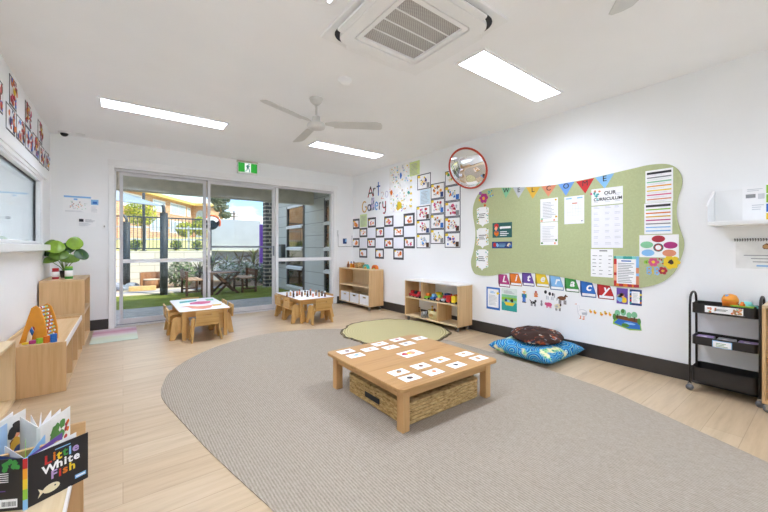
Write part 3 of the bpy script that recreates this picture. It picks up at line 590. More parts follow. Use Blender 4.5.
def d_oval(mb, w, h):
    rect(mb, -w/2, -h/2, w/2, h/2, PAPER)
    for x, y, c in ((0, .32, 'crimson'), (-.3, .06, 'mint'), (.3, .04, 'magenta'), (-.27, -.3, 'sky'), (.27, -.3, 'salmon')): mb.prism([(x*w+w*.17*math.cos(2*PI*i/20), y*h+h*.15*math.sin(2*PI*i/20)) for i in range(20)], .0012, .0024, PAL[c])
    for r, c in ((.13, 'tealdark'), (.10, 'red'), (.075, 'paper')): mb.prism([(r*w*math.cos(2*PI*i/20), -h*.06+r*w*math.sin(2*PI*i/20)) for i in range(20)], .0012, .0036-r*.008, PAPER if c == 'paper' else PAL[c])
flat('diagram', 'white diagram of five coloured ovals at the right end of the pin board', 'diagram', 'R', (1.014, 1.184, 0.295, 0.210), d_oval, None, ON)
sticker('flower_sticker', 'small green flower sticker left of the pink one below the oval diagram', (1.105, 1.034, 0.032, 0.038), lambda m, w, h: petals(m, 0, 0, .022, 'lime', 'leafgreen', 5))
sticker('flower_sticker', 'pink flower sticker below the oval diagram', (1.051, 1.035, 0.061, 0.075), lambda m, w, h: petals(m, 0, 0, .045, 'pink', 'yellow'))
sticker('gem_sticker', 'tiny red and green gem stickers between the pink and yellow flowers', (0.994, 1.046, 0.037, 0.055), lambda m, w, h: [blob(m, rnd.uniform(-.4, .4)*w, rnd.uniform(-.4, .4)*h, .009, PAL[rnd.choice(['crimson', 'mint', 'silver'])], k*.2, 6) for k in range(7)])
sticker('flower_sticker', 'large yellow flower sticker with dark centre below the oval diagram', (0.922, 1.040, 0.093, 0.108), lambda m, w, h: petals(m, 0, 0, .065, 'yellow', 'dkbrown', 7))
sticker('butterfly_sticker', 'blue and white butterfly sticker beside the red flower', (1.055, 0.954, 0.068, 0.079), lambda m, w, h: [petals(m, sx*.03, sy*.018, .024, 'sky', 'amber', 5) for sx in (-1, 1) for sy in (-1, 1)] + [rect(m, -.004, -.03, .004, .03, PAL['yellow'], 2)])
sticker('flower_sticker', 'small dark red flower sticker lowest on the pin board', (0.981, 0.958, 0.055, 0.069), lambda m, w, h: petals(m, 0, 0, .038, 'crimson', 'gold', 6))
# literacy books on the wall
for ch, c, nm, q in (('L', 'magenta', 'magenta', (2.644, 0.736, 0.173, 0.163)), ('i', 'orange', 'orange', (2.478, 0.762, 0.174, 0.154)), ('t', 'purple', 'purple', (2.309, 0.777, 0.163, 0.160)), ('e', 'yellow', 'yellow', (2.131, 0.781, 0.173, 0.159)),
                      ('r', 'sky', 'light blue', (1.962, 0.766, 0.165, 0.167)), ('a', 'green', 'green', (1.792, 0.756, 0.158, 0.157)), ('c', 'blue', 'dark blue', (1.625, 0.728, 0.160, 0.175)), ('y', 'red', 'red', (1.458, 0.719, 0.157, 0.161))):
    def d_bk(mb, w, h):
        mb.prism([(-w/2, h/2), (w*.22, h/2), (w/2, -h*.3), (w/2, -h/2), (-w*.42, -h/2), (-w/2, -h*.2)], 0, .0012, mk('shade_' + nm.replace(' ', '_'), shade({'magenta': 'b8337f', 'orange': 'e2781c', 'purple': '6a4aa5', 'yellow': 'f0cf2e', 'light blue': '86bdea', 'green': '3f9a44', 'dark blue': '2b6fc4', 'red': 'c62828'}[nm], .7), .5))
        mb.prism([(-w*.36, -h*.28), (w*.46, -h*.28), (w*.46, -h*.44), (-w*.36, -h*.44)], .0012, .0022, PAPER)
        mb.prism([(-w*.44, h*.48), (w*.2, h*.48), (w*.47, -h*.26), (-w*.34, -h*.26)], .0012, .0024, PAL[c])
        mb.text(ch, w*.02, h*.12, h*.72, .0025, PAPER, shear=.25, bold=.003)
    flat('book_letter', '%s book-shaped cut-out lettered %s below the pin board' % (nm, ch), 'letter', 'R', q, d_bk, 'book-shaped letters spelling Literacy')
def d_blue(mb, w, h): rect(mb, -w/2, -h/2, w/2, h/2, PAL['blue']); rect(mb, -w*.4, -h*.4, w*.4, h*.42, PAPER, 1); lines(mb, -w*.2, h*.24, w*.2, h*.36, 2, PAL['sky'], 2, .5); lines(mb, -w*.3, -h*.3, w*.3, h*.18, 8, LGREY, 2, .5); blob(mb, w*.36, h*.26, .022, PAL['yellow'], 2.4)
flat('blue_bordered_sheet', 'white text sheet with thick blue border low on the wall', 'paper', 'R', (2.811, 0.486, 0.211, 0.297), d_blue)
def d_boat(mb, w, h):
    rect(mb, -w/2, -h/2, w/2, h/2, PAL['mint']); rect(mb, -w/2, -h/2, w/2, -h*.12, PAL['teal'], 1); rect(mb, -w/2, h*.22, w/2, h/2, mk('page_top', 'dfe8e2', .6), 1); rect(mb, -w/2, -h*.02, w/2, h*.1, PAL['lime'], 1)
    mb.prism([(-w*.32, -h*.12), (w*.38, -h*.12), (w*.24, -h*.26), (-w*.2, -h*.26)], .0024, .0036, PAL['yellow']); blob(mb, -w*.2, -h*.02, .022, PAL['navy'], 2.6); blob(mb, w*.18, -h*.02, .024, DARKP, 2.6); blob(mb, -w*.05, -h*.05, .018, PAL['sky'], 2.6); lines(mb, -w*.35, h*.28, w*.35, h*.42, 3, GREYP, 2, .4)
flat('boat_picture', 'green picture of a yellow rowing boat beside the blue-bordered sheet', 'picture', 'R', (2.569, 0.497, 0.219, 0.288), d_boat)
def d_card(bg, blobs, inner):
    def f(mb, w, h):
        rect(mb, -w/2, -h/2, w/2, h/2, PAL[bg])
        if inner: rect(mb, -w*.34, -h*.36, w*.34, h*.38, PAPER, 1); lines(mb, -w*.24, -h*.3, w*.24, h*.3, 7, LGREY, 2, .5)
        for x, y, r, c in blobs: blob(mb, x*w, y*h, r, PAL[c], 2, 8)
    return f
flat('picture_card', 'blue card with small cartoon figures under the red book letter', 'card', 'R', (1.309, 0.688, 0.097, 0.156), d_card('purple', [(-.2, -.2, .03, 'sky'), (.2, -.25, .03, 'yellow'), (0, 0, .025, 'peach'), (0, .1, .02, 'dkbrown'), (-.2, 0, .02, 'cream')], False))
flat('picture_card', 'white card with small pictures around its dark border', 'card', 'R', (1.195, 0.686, 0.099, 0.153), d_card('navy', [(s_*.42, y, .011, c) for s_, y, c in ((-1, .3, 'sky'), (1, .2, 'yellow'), (-1, .05, 'amber'), (1, -.05, 'green'), (-1, -.2, 'red'), (1, -.3, 'orange'), (-1, -.38, 'teal'))], True))
# farm cut-outs
def cut(name, label, q, shapes, cat, group=None):
    def f(mb, w, h):
        for k, (col, pts) in enumerate(shapes):
            m_ = DARKP if col == 'k' else PAPER if col == 'w' else PAL[col]
            if len(pts) == 4 and not isinstance(pts[0], tuple): x, y, rx, ry = pts; P = [(w*(x+rx*math.cos(2*PI*i/14)), h*(y+ry*math.sin(2*PI*i/14))) for i in range(14)]
            else: P = [(x*w, y*h) for x, y in pts]
            mb.prism(P, k*.0002, .0012+k*.0004, m_)
    flat(name, label, cat, 'R', q, f, group)
def bx_(x0, y0, x1, y1): return [(x0, y0), (x1, y0), (x1, y1), (x0, y1)]
cut('farmer_sticker', 'cut-out farmer in blue overalls on the wall', (2.361, 0.559, 0.074, 0.144), [('gold', (-.0, .44, .35, .06)), ('peach', (0, .34, .16, .09)), ('green', bx_(-.42, -.05, .42, .26)), ('blue', bx_(-.28, -.42, -.04, .2)), ('blue', bx_(.02, -.42, .26, .2)), ('blue', bx_(-.28, -.1, .26, .2)), ('dkbrown', bx_(-.36, -.5, -.02, -.42)), ('dkbrown', bx_(.02, -.5, .36, -.42))], 'sticker', 'farm cut-outs')
cut('hen_sticker', 'cut-out red-brown hen on the wall', (2.208, 0.610, 0.065, 0.072), [('salmon', (0, -.05, .38, .32)), ('orange', (0, -.38, .42, .12)), ('crimson', (.0, .36, .2, .16))], 'sticker', 'farm cut-outs')
leg4 = lambda c, y=-.5: [(c, bx_(x, y, x+.08, -.1)) for x in (-.32, -.18, .14, .28)]
cut('cow_sticker', 'cut-out black and white cow on the wall', (2.041, 0.615, 0.127, 0.107), leg4('silver') + [('w', (.02, .1, .42, .26)), ('k', (-.38, .3, .13, .2)), ('k', (.02, .16, .12, .2)), ('k', (.3, .12, .09, .18)), ('grey', (.46, .0, .03, .25))], 'sticker', 'farm cut-outs')
cut('horse_sticker', 'cut-out brown horse on the wall', (1.896, 0.587, 0.122, 0.115), leg4('dkbrown') + [('brown', (-.04, .08, .36, .2)), ('brown', [(.16, .1), (.34, .42), (.48, .34), (.5, .26), (.34, .24), (.28, .0)]), ('dkbrown', [(.12, .2), (.3, .48), (.36, .42), (.24, .2)]), ('dkbrown', [(-.36, .2), (-.5, .0), (-.5, -.25), (-.4, .1)])], 'sticker', 'farm cut-outs')
cut('dog_sticker', 'cut-out small black dog on the wall', (2.243, 0.501, 0.093, 0.080), leg4('k') + [('k', (0, .02, .36, .18)), ('k', (.32, .3, .15, .18)), ('grey', (-.1, .05, .1, .08)), ('k', [(-.3, .1), (-.5, .4), (-.44, .42), (-.2, .15)])], 'sticker', 'farm cut-outs')
cut('cat_sticker', 'cut-out small grey cat sitting left of the pig', (2.139, 0.510, 0.035, 0.074), [('grey', (0, -.2, .36, .28)), ('grey', (0, .22, .28, .2)), ('grey', [(-.25, .3), (-.18, .5), (-.05, .38)]), ('grey', [(.25, .3), (.18, .5), (.05, .38)])], 'sticker', 'farm cut-outs')
cut('pig_sticker', 'cut-out pink pig on the wall', (2.053, 0.501, 0.088, 0.073), leg4('pink') + [('pink', (.04, .05, .42, .34)), ('pink', (-.36, .12, .16, .24)), ('salmon', (-.46, .08, .06, .1))], 'sticker', 'farm cut-outs')
cut('sheep_sticker', 'cut-out woolly white sheep on the wall', (1.945, 0.491, 0.085, 0.087), leg4('dkbrown') + [('cream', (-.05, .08, .42, .3)), ('cream', (.05, .2, .3, .22)), ('silver', (-.15, .05, .18, .15)), ('dkbrown', (.36, .3, .11, .16))], 'sticker', 'farm cut-outs')
cut('goose_sticker', 'cut-out large white goose on the wall', (1.694, 0.484, 0.129, 0.175), [('silver', (.1, -.12, .38, .22)), ('w', (.1, -.12, .35, .2)), ('silver', [(-.34, .42), (-.2, .44), (-.1, .1), (-.28, -.1)]), ('w', [(-.32, .4), (-.21, .42), (-.1, .1), (-.26, -.08)]), ('w', (-.26, .4, .12, .08)), ('orange', [(-.36, .42), (-.52, .37), (-.36, .36)]), ('orange', bx_(-.06, -.48, -.01, -.3)), ('orange', bx_(.2, -.5, .25, -.3)), ('orange', bx_(-.14, -.5, 0, -.46)), ('orange', bx_(.1, -.52, .26, -.48)), ('silver', [(.05, -.1), (.42, -.05), (.46, -.2), (.1, -.24)])], 'sticker')
for k, q in enumerate(((1.598, 0.494, 0.033, 0.042), (1.556, 0.491, 0.034, 0.045), (1.494, 0.481, 0.035, 0.044), (1.455, 0.498, 0.034, 0.045), (1.416, 0.491, 0.030, 0.045))):
    cut('duckling_sticker', '%s yellow duckling cut-out following the goose' % ['first', 'second', 'third', 'fourth', 'last'][k], q, [('amber', (.0, -.12, .42, .26)), ('yellow', (-.2, .22, .22, .22)), ('orange', [(-.4, .26), (-.55, .2), (-.4, .16)]), ('orange', bx_(-.1, -.5, 0, -.3)), ('orange', bx_(.12, -.5, .22, -.3))], 'sticker', 'duckling cut-outs')
cut('pond_sticker', 'cut-out picture of a blue pond with green reeds on the wall', (1.269, 0.461, 0.244, 0.207), [('lime', [(-.5, -.3), (-.46, .0), (.46, -.05), (.5, -.42), (.1, -.48)]), ('brown', [(-.42, .16), (.4, .1), (.42, -.12), (-.44, -.02)]), ('blue', [(-.46, -.24), (-.3, -.02), (.44, -.1), (.46, -.38), (.05, -.42)]), ('sky', (.1, -.18, .2, .05)), ('leafgreen', (-.05, -.28, .14, .09)), ('mint', (-.33, .26, .1, .14)), ('mint', (-.12, .32, .1, .16)), ('mint', (.08, .22, .09, .14)), ('mint', (.26, .26, .1, .15)), ('leafgreen', (-.14, .38, .06, .1)), ('leafgreen', (-.44, .05, .06, .16)), ('leafgreen', (.42, -.02, .06, .16)), ('dkbrown', bx_(-.34, .02, -.31, .2)), ('dkbrown', bx_(.25, .0, .28, .16))], 'sticker')

# pictures above the observation window
LP = [('topmost row, nearest the camera', (4.38, 2.525, .25, .26), 0), ('topmost row, second from the camera', (4.98, 2.505, .26, .25), 0), ('topmost row, farthest from the camera', (5.62, 2.51, .27, .24), 0),
      ('middle row, nearest the camera', (3.92, 2.36, .28, .25), 0), ('middle row, second from the camera', (4.30, 2.27, .30, .225), .1), ('middle row, third from the camera', (4.66, 2.275, .32, .225), 0), ('middle row, fourth from the camera', (5.02, 2.27, .33, .225), -.06),
      ('lower row, third from the corner', (5.37, 2.285, .32, .25), 0), ('lower row, second from the corner', (5.73, 2.265, .32, .225), 0), ('lower row, nearest the far corner', (6.09, 2.27, .28, .21), 0)]
for lab, q, ro in LP:
    pict('thin black-framed child painting above the window, ' + lab, q, MIX[:] if ro == 0 else ['red', 'blue', 'orange', 'navy'], 26, 'framed paintings above the observation window', BLACK, .06, 'L', .13, None, True)

# wall ledge on the right, with cards and a spiral calendar
t = thing('wall_ledge', 'white wall-mounted display ledge at the right edge', 'shelf', (XR-.001, .645, 1.345))
m = MB(); m.prism([(0, .01), (0, .296), (-.03, .296), (-.255, .155), (-.265, .155), (-.265, 0), (-.25, 0)], -.012, 0, WHITE, 'y'); m.build('end_panel', t, bev=.002)
MB().box(-.262, -.001, -.75, -.0125, 0, .012, WHITE).build('bottom_panel', t, bev=.002)
MB().box(-.012, -.0005, -.75, -.0125, .0125, .296, WHITE).build('back_panel', t, bev=.002)
MB().box(-.265, -.257, -.75, -.0125, .0125, .03, WHITE).build('front_lip', t, bev=.002)
def d_box(mb, w, h): rect(mb, -w/2, -h/2, w/2, h/2, PAPER); rect(mb, -w*.36, h*.18, w*.05, h*.28, PAL['grey'], 1); rect(mb, w*.15, h*.14, w*.42, h*.28, LGREY, 1); lines(mb, -w*.3, h*.36, w*.4, h*.44, 2, LGREY, 1); lines(mb, -w*.1, -h*.15, w*.4, h*.02, 3, LGREY, 1)
flat('display_card', 'white card with a dark barcode block leaning on the wall ledge', 'card', 'R', (.405, 1.51, .13, .29), d_box, None, .02)
def d_col(mb, w, h):
    rect(mb, -w/2, -h/2, w/2, h/2, PAPER)
    for i, c in enumerate(('lime', 'lime', 'blue', 'yellow')): rect(mb, -w*.46, h*.25-i*h*.24, w*.1, h*.46-i*h*.24, PAL[c], 1); blob(mb, -w*.25, h*.35-i*h*.24, .018, PAL['leafgreen'] if i < 2 else PAL['navy'], 2)
flat('display_card', 'card of green, blue and yellow squares on the wall ledge at the right edge', 'card', 'R', (.25, 1.515, .2, .30), d_col, None, .022)
t = thing('spiral_calendar', 'white spiral-bound booklet hanging upside down below the wall ledge', 'calendar', M=frame('R', (XR-.002, .365, 1.115)))
m = MB(); rect(m, -.16, -.125, .16, .115, PAPER); rect(m, -.145, -.11, .145, .108, mk('page_shade', 'ececea', .6), 1)
blob(m, .02, .065, .025, PAL['brown'], 2, 14); blob(m, .02, .065, .018, PAL['tan'], 3, 12)
for y, w2 in ((-.005, .12), (-.03, .08), (-.055, .07)): lines(m, -w2+.02, y-.004, w2+.03, y+.004, 1, GREYP, 2, .9)
rect(m, -.03, -.092, .1, -.08, PAL['sky'], 2); m.build('pages', t)
m = MB()
for i in range(22): m.tube([(-.15+i*.0143+.003*math.sin(a), .118+.010*math.cos(a), .004+.009*math.sin(a)) for a in [2*PI*j/8 for j in range(8)]], .0022, BLACK, 5, True)
m.build('spiral_binding', t)
m = MB(); m.tube([(.05, .125, .006), (.05, .16, .012), (.05, .165, .003), (.05, .15, .001)], .003, STEEL); m.build('hook', t)

# ------------------------------------------------------------------ floor coverings
CP = [(.80,.2),(.60,1.15),(.534,1.515),(.49,1.723),(.423,2.046),(.37,2.33),(.302,2.747),(.255,3.046),(.241,3.255),(.274,3.506),(.36,3.80),(.58,4.14),(.96,4.48),(1.46,4.66),(1.98,4.60),(2.42,4.36),(2.82,3.98),(3.10,3.52),(3.26,2.93),(3.27,2.35),(3.235,1.75),(3.18,1.2),(3.05,.84),(2.92,.53),(2.78,.2),(2.45,-.45),(1.85,-.75),(1.2,-.45)]
m = MB(); m.prism(smooth_poly(CP, 8), .0005, .005, carpet_mat()); tag(m.build('carpet'), 'large curved taupe ribbed carpet inlaid in the plank floor', 'carpet')
def ring_mat():
    t = NT('log_slice_print'); b = t.bsdf(.9, 0, .1)
    wv = t.n('ShaderNodeTexWave', wave_type='RINGS', rings_direction='Z'); wv.inputs['Scale'].default_value = 9; wv.inputs['Distortion'].default_value = 2.2; wv.inputs['Detail'].default_value = 3; wv.inputs['Detail Scale'].default_value = 1.2
    t.l(t.coord(), wv.inputs['Vector']); t.l(t.ramp(wv.outputs[1], [(.1, 'a59a6c'), (.5, 'c3b98a'), (.9, 'cfc69c')]), b.inputs['Base Color']); t.bump(wv.outputs[1], b, .15, .003); return t.m
t = thing('log_slice_rug', 'round rug printed like a log slice with rings and dark bark edge', 'rug', (3.03, 3.75, .0052))
OUT = [(.75*(1+.018*math.sin(7*a+1)+.012*math.sin(13*a)+.01*math.sin(23*a+2))*math.cos(a), .75*(1+.018*math.sin(7*a+1)+.012*math.sin(13*a)+.01*math.sin(23*a+2))*math.sin(a)) for a in [2*PI*i/120 for i in range(120)]]
m = MB(); ring(m, OUT, [(x*.955, y*.955) for x, y in OUT], 0, .011, mk('bark_print', '63553a', .9, 0, .6, 22)); m.build('bark_edge', t)
m = MB(); m.prism([(x*.954, y*.954) for x, y in OUT], 0, .0112, ring_mat()); m.build('rings', t)
def chalk():
    t = NT('faded_rainbow_print'); b = t.bsdf(.8); tc_ = t.n('ShaderNodeTexCoord'); sp_ = t.n('ShaderNodeSeparateXYZ'); t.l(tc_.outputs['Object'], sp_.inputs[0])
    nz = t.noise(t.coord((1, 3, 1)), 5, 4, .6); ad = t.n('ShaderNodeMath', operation='MULTIPLY_ADD'); ad.inputs[1].default_value = .35; t.l(nz, ad.inputs[0]); mu = t.n('ShaderNodeMath', operation='MULTIPLY_ADD'); mu.inputs[1].default_value = 1.15; mu.inputs[2].default_value = .33; t.l(sp_.outputs[1], mu.inputs[0]); t.l(mu.outputs[0], ad.inputs[2])
    t.l(t.ramp(ad.outputs[0], [(.1, 'ccd6c4'), (.3, 'd2d7bd'), (.45, 'dcd8cf'), (.6, 'd8b6be'), (.75, 'cc93a3'), (.95, 'd8cacf')]), b.inputs['Base Color']); return t.m
tag(MB().box(-.24, .24, -.43, .43, 0, .006, chalk()).build('door_mat', loc=(-.085, 5.86, .0005), bev=.002), 'rectangular faded pink and pale green mat by the left end of the glass doors', 'mat')

# ------------------------------------------------------------------ low square table
t = thing('low_table', 'low square oak activity table covered in picture cards on the carpet', 'table', (1.845, 2.10, .0052))
def rrect(hx, hy, r, k=5): return [(sx*(hx-r)+r*math.cos(a0+i*PI/2/k), sy*(hy-r)+r*math.sin(a0+i*PI/2/k)) for sx, sy, a0 in ((1,1,0),(-1,1,PI/2),(-1,-1,PI),(1,-1,1.5*PI)) for i in range(k+1)]
MB().prism(rrect(.495, .492, .045), .272, .295, CTW).build('tabletop', t, bev=.004)
for sx in (-1, 1):
    for sy in (-1, 1): MB().prism([(sx*.42-.03+x, sy*.42-.03+y) for x, y in ((0,0),(.06,0),(.06,.06),(0,.06))], 0, .2715, CTZ).build('leg', t, bev=.006)
for sy in (-1, 1):
    MB().box(-.3895, .3895, sy*.43-.01, sy*.43+.01, .212, .2715, CTW).build('apron', t, bev=.002)
    MB().box(sy*.43-.01, sy*.43+.01, -.3895, .3895, .212, .2715, wood('table_oak_y', 'cda06a', 'b48650', 'y', .5)).build('apron', t, bev=.002)
TT = .3004
def card(x, y, label, cols, big=False, seed=0):
    def f(mb, w, h):
        rect(mb, -w/2, -h/2, w/2, h/2, PAPER); lines(mb, -w*.1, -h*.42, w*.2, -h*.36, 1, GREYP)
        for i, c in enumerate(cols): blob(mb, rnd.uniform(-.18, .18)*w*(.5 if len(cols) < 3 else 1.4), rnd.uniform(-.05, .12)*h, (.02 if len(cols) < 3 else .024)*(1.3 if big else 1), PAL[c], 1+i*.3, 10)
    mb = MB(); f(mb, *((.20, .135) if big else (.138, .093)))
    tag(mb.build('picture_card', M=frame('F', (x, y, TT), rnd.uniform(-.05, .05))), label, 'card', 'picture cards on the low table')
for x, y, l_, c_ in ((1.49, 2.5, 'white card with a tiny brown picture nearest the left corner of the low table', ['brown']), (1.50, 2.36, 'white card with a grey-blue picture, second from the left corner', ['silver', 'sky']),
                     (1.684, 2.428, 'white card with a tan picture third along the left side of the table', ['tan']), (1.85, 2.509, 'white card with an orange picture on the far edge of the table', ['salmon', 'tan']),
                     (1.864, 2.368, 'white card with a peach picture just behind the large central card', ['peach']), (2.067, 2.521, 'white card with a red picture near the far corner of the table', ['crimson']),
                     (2.059, 2.368, 'white card with a dark scribble right of the peach card', ['grey']), (2.267, 2.434, 'white card with a faint picture at the far corner beside the log rug', ['silver', 'tan']),
                     (2.231, 1.855, 'white card with a tan picture second from the right corner of the table', ['tan']), (2.236, 1.718, 'white card with a dark tan picture nearest the right corner of the table', ['brown', 'tan']),
                     (1.965, 1.873, 'white card with a black and orange picture in the inner right row', ['k2', 'gold']), (1.974, 1.718, 'white card with a small black picture in the outer right row', ['k2']),
                     (1.747, 1.862, 'white card with a slim brown picture in the inner right row', ['brown']), (1.734, 1.718, 'white card with an orange animal picture in the outer right row', ['orange']),
                     (1.536, 1.862, 'white card with a black and tan picture behind the brown oval card', ['k2', 'tan']), (1.532, 1.736, 'white card with a large brown oval picture nearest the near corner', ['brown', 'dkbrown'])):
    PAL['k2'] = DARKP; card(x, y, l_, c_)
card(1.885, 2.131, 'largest white card with red and yellow pictures in the middle of the low table', ['red', 'amber', 'salmon', 'yellow', 'peach'], True)
# woven basket box under the table
def weave():
    t = NT('seagrass_weave'); b = t.bsdf(.8, 0, .2); f = t.noise(t.coord((14, 14, 52)), 1.6, 4, .65)
    t.l(t.ramp(f, [(.30, '6e5330'), (.42, 'b08f5c'), (.62, 'cfb07c'), (.8, 'dcc292')]), b.inputs['Base Color']); t.bump(f, b, .9, .012); return t.m
t = thing('woven_basket', 'flat square woven seagrass basket under the low table', 'basket', (1.845, 2.065, .0052)); WV = weave()
m = MB(); prof = []
for k in range(6):
    for j in range(5): a = PI*j/5; prof.append((.006+.012*math.sin(a), k*.0235+.0235*j/5))
vs = []; fs = []; base = rrect(.372, .352, .05, 6); n = len(base)
for off, z in prof + [(.006, .141)]:
    for x, y in base: L = math.hypot(x, y); vs.append((x*(1+off/L), y*(1+off/L), z))
k = len(prof)+1
for i in range(k-1): fs += [(i*n+j, i*n+(j+1) % n, (i+1)*n+(j+1) % n, (i+1)*n+j) for j in range(n)]
fs += [tuple(range(n))[::-1], tuple(range((k-1)*n, k*n))]; m.add(vs, fs, WV); m.build('body', t)
m = MB(); ring(m, rrect(.386, .366, .05, 6), rrect(.33, .31, .04, 6), .130, .147, WV); m.build('rim', t, bev=.004)
m = MB(); m.box(-.396, -.3905, -.09, .09, .05, .088, BLACK); m.build('handle', t, bev=.002)

# ------------------------------------------------------------------ children's tables and chairs
def kid_table(x0, x1, y0, y1, label):
    cx, cy = (x0+x1)/2, (y0+y1)/2; hx, hy = (x1-x0)/2, (y1-y0)/2
    t = thing('play_table', label, 'table', (cx, cy, .0005), 'low play tables by the glass doors')
    m = MB(); m.prism(rrect(hx, hy, .04), .352, .366, KIDX); m.prism(rrect(hx-.004, hy-.004, .038), .3662, .3705, LAMWH); m.build('tabletop', t)
    for sx in (-1, 1):
        for sy in (-1, 1): MB().box(sx*(hx-.055)-.022, sx*(hx-.055)+.022, sy*(hy-.055)-.022, sy*(hy-.055)+.022, 0, .3515, KIDZ).build('leg', t, bev=.004)
    for s in (-1, 1):
        MB().box(-hx+.078, hx-.078, s*(hy-.06)-.009, s*(hy-.06)+.009, .285, .3515, KIDX).build('apron', t)
        MB().box(s*(hx-.06)-.009, s*(hx-.06)+.009, -hy+.078, hy-.078, .285, .3515, KIDZ).build('apron', t)
    return t
kid_table(.555, 1.15, 4.92, 6.08, 'low play table with bright paper shapes left of the pair')
kid_table(2.14, 2.745, 4.95, 6.02, 'low play table with small wooden figures near the right corner')
def kid_chair():
    t = thing('kid_chair', '', 'chair', (0, 0, 0), 'plywood kid chairs around the play tables')
    for s in (-1, 1):
        m = MB(); m.M = Matrix.Translation((s*.168, 0, 0)) @ Matrix.Rotation(s*-.13, 4, 'Y')
        m.prism([(-.125, 0), (-.065, 0), (-.05, .045), (-.018, .08), (.018, .08), (.05, .045), (.065, 0), (.125, 0), (.088, .264), (.05, .28), (-.05, .28), (-.088, .264)], -.009, .009, KIDZ, 'x'); m.build('side_panel', t, bev=.003)
    MB().box(-.128, .128, -.085, .11, .19, .205, KIDX).build('seat', t, bev=.003)
    m = MB(); z0, z1 = .212, .376; m.M = Matrix.Translation((0, -.108, 0)) @ Matrix.Rotation(.06, 4, 'X')
    m.box(-.126, .126, -.009, .009, z0, .322, KIDX); m.box(-.126, .126, -.009, .009, .348, z1, KIDX); m.box(-.126, -.05, -.009, .009, .322, .348, KIDX); m.box(.05, .126, -.009, .009, .322, .348, KIDX); m.build('backrest', t)
    return t
ch0 = kid_chair(); first = [True]
def chair(x, y, rz, label):
    c = ch0 if first[0] else copy_tree(ch0); first[0] = False
    c.location = (x, y, .0055); c.rotation_euler = (0, 0, rz); c['label'] = label
chair(.835, 4.86, 0, 'plywood chair at the near end of the left play table')
chair(.585, 5.205, -PI/2, 'plywood chair on the left side of the left table, nearer the camera'); chair(.585, 5.60, -PI/2, 'plywood chair on the left side of the left table, nearer the doors')
chair(1.09, 5.205, PI/2, 'plywood chair on the right side of the left table, nearer the camera'); chair(1.09, 5.60, PI/2, 'plywood chair on the right side of the left table, nearer the doors'); chair(.84, 6.04, PI, 'plywood chair at the door end of the left play table')
chair(2.435, 4.88, 0, 'plywood chair at the near end of the right play table')
chair(2.165, 5.215, -PI/2, 'plywood chair on the left side of the right table, nearer the camera'); chair(2.165, 5.60, -PI/2, 'plywood chair on the left side of the right table, nearer the doors')
chair(2.70, 5.3, PI/2, 'plywood chair on the right side of the right table beside the bin shelf')
# coloured paper on the left table
def shape(name, label, col, P, z=.3715, cat='paper'):
    m = MB(); cx = sum(p[0] for p in P)/len(P); cy = sum(p[1] for p in P)/len(P)
    m.prism([(x-cx, y-cy) for x, y in P], 0, .0016, PAL[col]); tag(m.build(name, loc=(cx, cy, z)), label, cat, 'paper shapes on the left play table')
shape('paper_sheet', 'blue-green paper strip at the far left of the left table', 'tealpale' if 'tealpale' in PAL else 'teal', [(0.658, 5.853), (0.899, 5.911), (0.864, 5.767), (0.646, 5.682)])
shape('paper_sheet', 'small grey-green paper piece at the far edge of the left table', 'mint', [(1.008, 5.905), (1.115, 5.875), (1.091, 5.716), (1.002, 5.711)])
shape('paper_cutout', 'pink paper cut-out in the middle of the left table', 'pink', [(0.761, 5.639), (0.881, 5.707), (1.043, 5.656), (1.000, 5.480), (0.886, 5.414), (0.748, 5.487)])
shape('paper_cutout', 'long orange fish-like paper cut-out at the near side of the left table', 'salmon', [(0.607, 5.322), (0.731, 5.366), (0.799, 5.254), (0.906, 5.234), (0.999, 5.266), (0.935, 5.055), (0.828, 4.987), (0.719, 5.106), (0.693, 5.257)])
shape('paper_strip', 'yellow paper strip at the right edge of the left table', 'gold', [(0.991, 5.292), (1.122, 5.300), (1.084, 5.180), (0.979, 5.158)])
# wooden figures on the right table
tag(MB().box(-.2, .2, -.25, .25, 0, .002, PAPER).build('paper_sheet', loc=(2.40, 5.37, .371)), 'white paper sheet under the wooden figures on the right table', 'paper')
tag(MB().box(-.13, .13, -.05, .05, 0, .002, LAV).build('paper_sheet', loc=(2.40, 5.05, .371)), 'white paper sheet at the near end of the right table', 'paper')
FW = ['brown', 'tan', 'dkbrown', 'brown', 'salmon']
def figure(x, y, k, label):
    z = .3732 if (2.185 < x < 2.615 and 5.05 < y < 5.65) else .3711
    t = thing('wooden_figure', label, 'figure', (x, y, z), 'wooden figures on the right play table'); h = .05 + .014*(k % 3); c = PAL[FW[k % 5]]
    m = MB(); m.lathe([(.02, 0), (.02, .006), (.013, .012), (.016, h*.6), (.009, h)], c, n=12); m.build('body', t); MB().ball((0, 0, h+.014), .0155, PAPER if k % 4 == 1 else PAL[FW[(k+1) % 5]], 10, 7).build('head', t)
WHO = ['by the left edge', 'second from the left edge', 'third from the left edge', 'fourth from the left edge', 'tallest of the left group', 'just left of the middle', 'in the middle of the sheet', 'in the middle, slightly farther back', 'just right of the middle', 'right of the middle, nearer the camera', 'fourth from the right edge', 'third from the right edge', 'second from the right edge', 'by the right edge']
FP = [(2.103, 5.365), (2.201, 5.462), (2.178, 5.281), (2.277, 5.376), (2.368, 5.485), (2.323, 5.283), (2.421, 5.384), (2.375, 5.187), (2.484, 5.307), (2.456, 5.154), (2.546, 5.230), (2.524, 5.075), (2.604, 5.128), (2.622, 5.057)]
for k in range(14): figure(*FP[k], k, 'little turned wooden figure on the right play table, ' + WHO[k])

